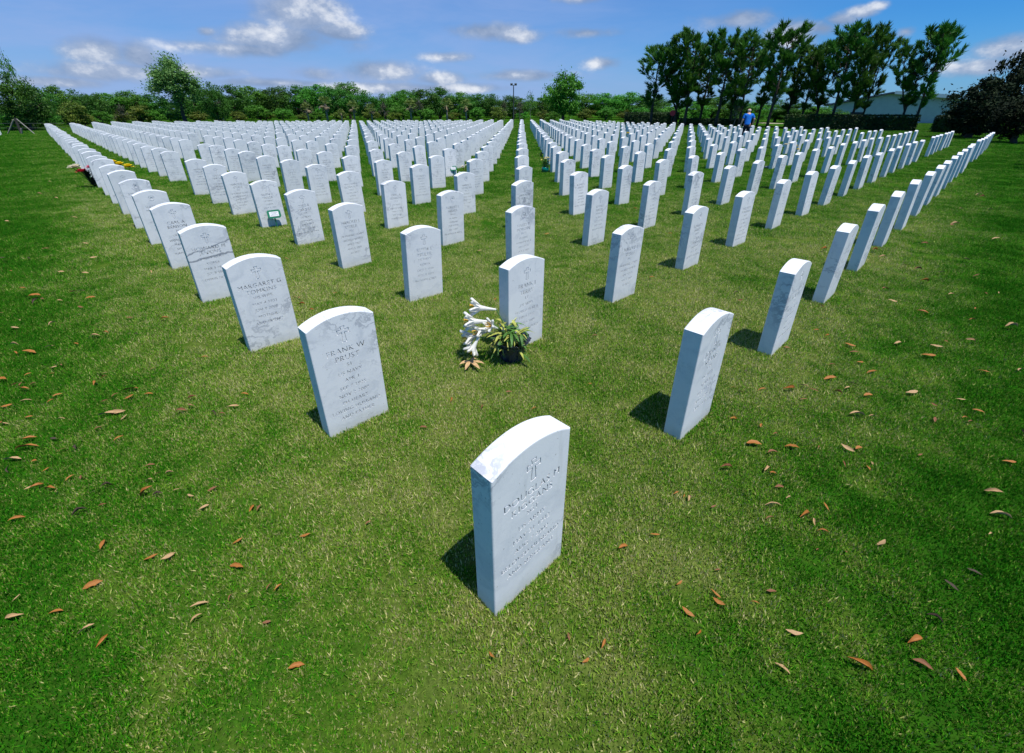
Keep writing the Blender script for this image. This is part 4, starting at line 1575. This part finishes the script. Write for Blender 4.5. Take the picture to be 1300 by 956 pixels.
q = gp(122, 238)
bouquet('flower_bouquet', (q.x, q.y, 0), [((-.17, 0, .28), .075, M_WF, 8), ((-.25, .02, .27), .06, M_WF, 8), ((-.10, -.03, .22), .07, M_RF, 8), ((-.05, -.03, .23), .055, M_RF, 7), ((.03, 0, .27), .065, M_PF, 8), ((.08, .03, .29), .055, M_WF, 8)],
        'red pink and cream bouquet standing outside the left edge row', 'bouquet', M_DLEAF, 90, .24, .1, 3, (-.08, 0, 0), 1.45)
q = stone_pos(0.62, 9.3)
tp = gp(163, 212, .38)
bouquet('sunflower_bunch', (tp.x, tp.y, 0), [((0.02, -.02, .30), .085, M_YF, 12), ((-.14, .02, .33), .085, M_YF, 12), ((-.25, .04, .36), .075, M_YF, 12)], 'bunch of yellow sunflowers behind the left edge row', 'flowers', M_LEAF, 20, .25, .08, 5, scale=1.3)
q = gp(692, 219)
e = empty('flower_pot', (q.x, q.y, 0))
mb = MB()
mb.lathe([(.05, 0), (.085, .03), (.10, .08), (.085, .125), (.06, .14), (.055, .13), (0, .12)], 20)
mb.build('pot', M_TEAL, e, True)
mb = MB()
rq = random.Random(9)
for k in range(90):
    a = rq.random() * 2 * PI
    lily_leaf(mb, (rq.uniform(-.06, .1), rq.uniform(-.06, .06), rq.uniform(.10, .26)), (math.cos(a), math.sin(a), rq.uniform(.2, 2)), rq.uniform(.06, .12), .016, .02)
mb.build('foliage', M_LEAF, e)
mb = MB()
for k in range(46):
    a = rq.random() * 2 * PI
    c_ = Vector((rq.uniform(-.12, .14), rq.uniform(-.06, .06), rq.uniform(.28, .36)))
    lily_leaf(mb, c_, (math.cos(a), math.sin(a), .6), .04, .014, .0)
mb.build('blossoms', M_YG, e)
tag(e, 'teal glazed pot of yellow flowers in the green lane right of centre', 'flower pot')
q = gp(687, 199)
o = bouquet('flower_bouquet', (q.x, q.y, 0), [((0, 0, .12), .05, M_DLEAF, 7), ((.05, 0, .1), .045, M_FOILB, 7)], 'small dark bluish posy at a stone foot behind the teal pot', 'bouquet', M_DLEAF, 20, .12, .05, 8)
q = gp(797, 186)
hp = gp(793.5, 173, .45) - Vector((q.x, q.y, 0))
bouquet('yellow_flower', (q.x, q.y, 0), [((-.06, -.05, .44), .085, M_YF, 12)], 'single yellow flower beside a far headstone in the middle', 'flower', M_LEAF, 10, .3, .04, 10, scale=1.2)
q = gp(1000, 203)
bouquet('flower_bouquet', (q.x, q.y, 0), [((-.12, .05, .36), .065, M_WF, 8), ((0, .05, .38), .07, M_YF, 9), ((.12, .02, .33), .07, M_YF, 9), ((.19, 0, .25), .055, M_YF, 9)], 'yellow and cream bouquet arching behind a headstone on the right', 'bouquet', M_LEAF, 24, .28, .1, 12, scale=1.25)
q = gp(976, 214)
M_VASE = simple('grey_cone', (0.20, 0.23, 0.28), 0.4, 0.1, 10)
mb = MB()
mb.lathe([(.0, 0), (.02, 0), (.035, .18), (.055, .24), (.045, .235), (.03, .18), (0, .05)], 14)
o = mb.build('flower_vase', M_VASE, None, True, loc=(q.x - .12, q.y, .04), rot=(R(90), R(0), R(100)))
tag(o, 'grey cone flower vase lying on the grass beside the yellow bouquet', 'vase')
q = gp(590, 222)
bouquet('flower_bouquet', (q.x, q.y, 0), [((-.04, 0, .19), .06, M_WF, 8), ((.06, .02, .22), .06, M_WF, 8), ((.16, .02, .23), .06, M_LILY, 8), ((-.12, -.05, .06), .045, M_LILY, 8)], 'low white flowers between headstones beside the small card holder', 'bouquet', M_LEAFY, 24, .16, .1, 13)
q = gp(944, 172)
bouquet('flower_bouquet', (q.x, q.y, 0), [((0, 0, .24), .11, M_RF, 8), ((.1, 0, .28), .10, M_RF, 8), ((.05, 0, .12), .10, M_PF, 8)], 'red bouquet among the headstones left of the walking man', 'bouquet', M_RF, 16, .2, .1, 14, scale=1.5)

# ------------------------------------------------------------------ fallen leaves
LEAFM = [simple('leaf_orange', (0.31, 0.115, 0.018), 0.65, 0.35, 60), simple('leaf_brown', (0.19, 0.075, 0.03), 0.7, 0.35, 60), simple('leaf_tan', (0.40, 0.25, 0.115), 0.7, 0.3, 60), simple('leaf_dark', (0.055, 0.035, 0.022), 0.8, 0.3, 60)]
rl = random.Random(77)


def leaf_mesh(seed, mat, curl, ratio):
    rnd = random.Random(seed)
    vs, fs = [], []
    n = 9
    bend = rnd.uniform(-.45, .45)
    tw = rnd.uniform(-.9, .9)
    wl = [rnd.uniform(.75, 1.15) for _ in range(n)]
    wr = [rnd.uniform(.75, 1.15) for _ in range(n)]
    for k in range(n):
        u = k / (n - 1)
        wv = ratio * .5 * (math.sin(PI * min(1, u * 1.02 + .01)) ** .75) + .006
        cx_ = u - .5
        cy_ = bend * (u - .5) ** 2
        arch = curl * (1 - (2 * u - 1) ** 2) * .16 + rnd.uniform(-.01, .01)
        for q in (-1, -.5, 0, .5, 1):
            ww_ = wv * q * (wl[k] if q < 0 else wr[k])
            vs.append((cx_, cy_ + ww_ * (1 - .35 * curl * abs(q)), arch + curl * wv * q * q * 1.1 + ww_ * tw * (u - .5) + .015))
    for k in range(n - 1):
        for q in range(4):
            fs.append((5 * k + q, 5 * k + q + 1, 5 * k + 6 + q, 5 * k + 5 + q))
    return mesh('fallen_leaf', vs, fs, mat, True)


LM = {}
for mi, mt in enumerate(LEAFM):
    LM[mi] = [leaf_mesh(mi * 10 + k, mt, (.15, .45, .7, .3)[k], (.25, .21, .29, .33)[k]) for k in range(4)]
LL = ['curled orange fallen leaf lying on the mown grass', 'reddish brown fallen leaf lying on the mown grass', 'pale tan fallen leaf lying on the mown grass', 'dark shrivelled fallen leaf lying on the mown grass']


def put_leaf(px, py, Lm, ang, mi, label=None, x=None, y=None):
    q = gp(px, py) if x is None else Vector((x, y, 0))
    o = link('fallen_leaf', LM[mi][rl.randrange(4)], None, (q.x, q.y, .013 + rl.uniform(0, .006) + min(.030, .0045 * max(0, q.length - 2.5))), (rl.gauss(0, .28), rl.gauss(0, .16), ang), (Lm * .84, Lm * rl.uniform(.7, 1.2), Lm * rl.uniform(.7, 1.6)))
    tag(o, label or LL[mi], 'leaf', 'fallen leaves scattered on the lawn')
    return o


put_leaf(1090, 849, .086, R(-22), 0, 'large orange fallen leaf at the bottom right of the lawn')
put_leaf(992, 851, .052, R(-50), 2, 'broad tan fallen leaf left of the large orange one at the bottom')
put_leaf(1216, 859, .04, R(100), 0, 'upright orange leaf at the bottom right corner of the lawn')
put_leaf(767, 821, .04, R(60), 0, 'small curved orange leaf low beside the foremost headstone')
put_leaf(744, 842, .036, R(35), 0, 'straight orange leaf lowest beside the foremost headstone')
put_leaf(624, 835, .034, R(-50), 0, 'orange leaf just below the foremost headstone, left of centre')
put_leaf(722, 811, .03, R(95), 1)
put_leaf(1118, 693, .06, R(20), 2, 'palest cream leaf on the right side of the lawn')
for (px, py, L, a, mi) in [
    (303, 722, .062, -8, 0), (133, 694, .052, -70, 0), (120, 744, .062, 28, 0), (193, 711, .05, 38, 0), (216, 711, .05, 42, 2), (303, 691, .045, 48, 0), (255, 770, .06, 38, 2), (251, 788, .045, 45, 2), (134, 818, .045, 80, 0), (74, 779, .048, 20, 0),
    (24, 763, .03, 70, 2), (112, 804, .05, 50, 2), (20, 788, .06, 10, 2), (189, 629, .07, 40, 0), (202, 605, .035, 60, 1), (217, 605, .04, 15, 2), (225, 626, .035, 20, 2), (243, 633, .045, -15, 2), (260, 648, .05, 50, 2), (271, 624, .045, 30, 1), (320, 648, .045, 85, 0), (330, 648, .035, 75, 1),
    (39, 623, .035, 60, 2), (49, 621, .05, 45, 0), (24, 661, .06, 30, 0), (104, 653, .06, 38, 3), (132, 645, .035, 30, 1), (137, 619, .045, 30, 3), (152, 560, .05, 60, 0), (46, 589, .035, 10, 0), (17, 588, .075, 20, 2), (35, 573, .10, 30, 0), (38, 562, .07, 40, 0), (70, 560, .05, -10, 3), (80, 575, .05, 30, 1),
    (137, 530, .09, 15, 2), (150, 526, .10, 12, 2), (168, 498, .10, 12, 0), (165, 508, .07, 10, 0), (190, 503, .06, 8, 0), (148, 505, .05, 80, 1), (75, 505, .05, 50, 0), (32, 498, .06, 10, 0), (10, 519, .06, 25, 0), (38, 534, .07, 0, 0), (35, 512, .06, 40, 2), (5, 541, .06, 5, 2), (78, 535, .05, 30, 2),
    (245, 508, .05, 40, 1), (243, 519, .05, 0, 2), (232, 525, .06, 20, 1), (273, 527, .05, -20, 3), (297, 520, .07, 35, 2), (312, 503, .05, -5, 0), (283, 529, .035, 30, 1), (388, 683, .045, 15, 0), (378, 848, .05, 20, 0), (295, 762, .03, 85, 1), (340, 793, .03, 15, 1), (355, 750, .035, 60, 0), (343, 749, .03, 80, 1),
    (5, 485, .07, 0, 0), (40, 450, .09, 10, 0), (65, 444, .06, 20, 2), (98, 440, .06, 0, 0), (20, 442, .06, 5, 2), (66, 478, .05, 5, 0), (130, 478, .08, 0, 2), (78, 385, .06, 0, 2), (45, 380, .14, 15, 0), (30, 370, .07, 10, 0), (105, 374, .08, 0, 2), (117, 381, .08, 20, 0), (122, 430, .08, 0, 2), (210, 408, .07, 20, 0), (260, 457, .06, 30, 0), (165, 407, .07, 10, 1),
    (108, 351, .1, 5, 2), (120, 331, .1, 5, 2), (79, 349, .08, 0, 2), (73, 255, .12, 0, 2), (96, 280, .12, 0, 2), (52, 250, .1, 0, 2), (64, 233, .1, 0, 2), (10, 285, .1, 0, 2), (110, 313, .1, 0, 2), (60, 320, .1, 0, 1), (20, 420, .08, 0, 2),
    # right side
    (980, 646, .075, -15, 2), (1022, 659, .075, 20, 0), (1031, 666, .05, 70, 2), (1043, 677, .045, -15, 0), (1046, 646, .045, 85, 0), (1000, 635, .04, 40, 2), (988, 621, .045, 0, 1), (976, 661, .04, 10, 1), (921, 597, .07, 10, 1), (973, 599, .055, 50, 2), (980, 603, .04, 0, 0), (979, 578, .06, 10, 1),
    (956, 566, .08, -15, 0), (1004, 571, .07, -35, 0), (1074, 573, .07, -50, 2), (1088, 572, .045, 20, 0), (1101, 597, .05, 80, 0), (1037, 571, .03, 60, 1), (1088, 531, .09, -15, 2), (1105, 533, .04, 0, 2), (930, 533, .06, 10, 0), (965, 543, .04, 50, 0), (983, 554, .04, 10, 1), (940, 500, .05, 0, 1), (966, 497, .06, 10, 0), (1001, 497, .09, 8, 0),
    (1020, 494, .06, -40, 2), (1032, 499, .06, -35, 1), (1019, 510, .05, 10, 1), (1052, 483, .09, 10, 0), (1081, 491, .08, -15, 2), (1100, 505, .06, 8, 0), (1157, 502, .08, -5, 2), (1218, 511, .05, -30, 2), (1240, 525, .06, -50, 0), (1223, 534, .05, 10, 0), (1230, 539, .05, 20, 1), (1280, 590, .07, 0, 0), (1260, 630, .07, -20, 2), (1167, 580, .03, 20, 1), (1255, 682, .03, 20, 2),
    (907, 758, .045, -40, 0), (911, 768, .045, -40, 0), (957, 769, .03, -20, 0), (978, 754, .04, 0, 1), (872, 781, .05, -50, 0), (886, 806, .03, 40, 0), (1007, 807, .055, -15, 2), (1162, 820, .06, 8, 0), (1169, 846, .055, -40, 1), (1185, 790, .05, -60, 3), (1205, 747, .05, -70, 3), (1235, 730, .05, -40, 3), (862, 744, .03, 20, 0), (790, 697, .05, 20, 0), (831, 682, .045, 0, 0), (858, 630, .03, 20, 0), (875, 636, .04, 70, 2), (905, 646, .03, 20, 1),
    (1036, 701, .03, 40, 1), (1071, 703, .035, 60, 1), (910, 727, .03, 10, 1), (1270, 660, .08, -30, 2), (867, 633, .03, 60, 0), (1140, 440, .09, 10, 2), (1078, 441, .08, -30, 0), (1091, 463, .06, 0, 0), (1055, 467, .06, 0, 1), (1035, 422, .05, 0, 0), (1132, 386, .09, -10, 2), (1122, 371, .09, 0, 1), (1170, 400, .1, -30, 0), (1205, 378, .08, 0, 2), (1236, 396, .08, 30, 0), (1233, 410, .08, 10, 0), (1178, 455, .1, -10, 0), (1187, 443, .08, -40, 2), (1230, 437, .08, -20, 2),
    (1247, 475, .08, -20, 0), (1293, 474, .08, 20, 2), (1105, 475, .07, 0, 0), (1148, 341, .1, 0, 2), (1164, 346, .1, 0, 1), (1193, 350, .1, 0, 2), (1211, 289, .14, 0, 2), (1208, 289, .12, 10, 1), (1172, 313, .12, 0, 1), (1225, 334, .12, 0, 2), (1240, 353, .12, 0, 1), (1120, 330, .1, 0, 2), (1172, 362, .1, 0, 0), (1242, 250, .14, 0, 2), (1255, 270, .14, 0, 2), (1245, 253, .14, 0, 1), (1218, 269, .12, 0, 2), (1110, 322, .1, 10, 0), (1262, 307, .14, 0, 2), (1283, 420, .1, 0, 2),
    # between the stones
    (384, 390, .07, 20, 0), (396, 397, .06, 0, 0), (380, 381, .06, -20, 1), (374, 380, .05, 0, 1), (364, 332, .07, 0, 1), (475, 421, .06, 10, 0), (425, 375, .06, 0, 0), (574, 511, .05, 90, 0), (646, 500, .045, 10, 1), (538, 545, .05, -5, 1), (468, 667, .03, 40, 1), (678, 521, .035, 10, 0), (613, 520, .04, 60, 1), (749, 490, .03, 20, 0), (608, 322, .08, 0, 2), (610, 305, .08, 10, 2), (629, 383, .06, 60, 0), (694, 300, .09, 20, 0),
    (693, 300, .05, 70, 0), (827, 355, .06, 0, 0), (850, 300, .08, 10, 0), (806, 268, .08, 0, 0), (873, 282, .1, 0, 1), (768, 285, .08, 0, 2), (699, 190, .1, 0, 0), (865, 470, .05, 30, 0), (755, 430, .05, 0, 1), (930, 495, .04, 10, 0), (1045, 320, .1, 10, 0)]:
    dist = gp(px, py).length
    put_leaf(px, py, L if dist > 3.2 else L * 1.05, R(a + rl.uniform(-8, 8)), mi)
# finer litter, thicker on the open lawn at the left
for k in range(62):
    if k < 40:
        px, py = rl.uniform(0, 330) * rl.uniform(.2, 1), rl.uniform(330, 640)
    else:
        px, py = rl.uniform(930, 1295), rl.uniform(300, 600)
    dd = gp(px, py).length
    put_leaf(px, py, rl.uniform(.030, .055) * (1 + .12 * max(0, dd - 2)), rl.random() * PI, rl.choice([0, 1, 1, 2, 3]))
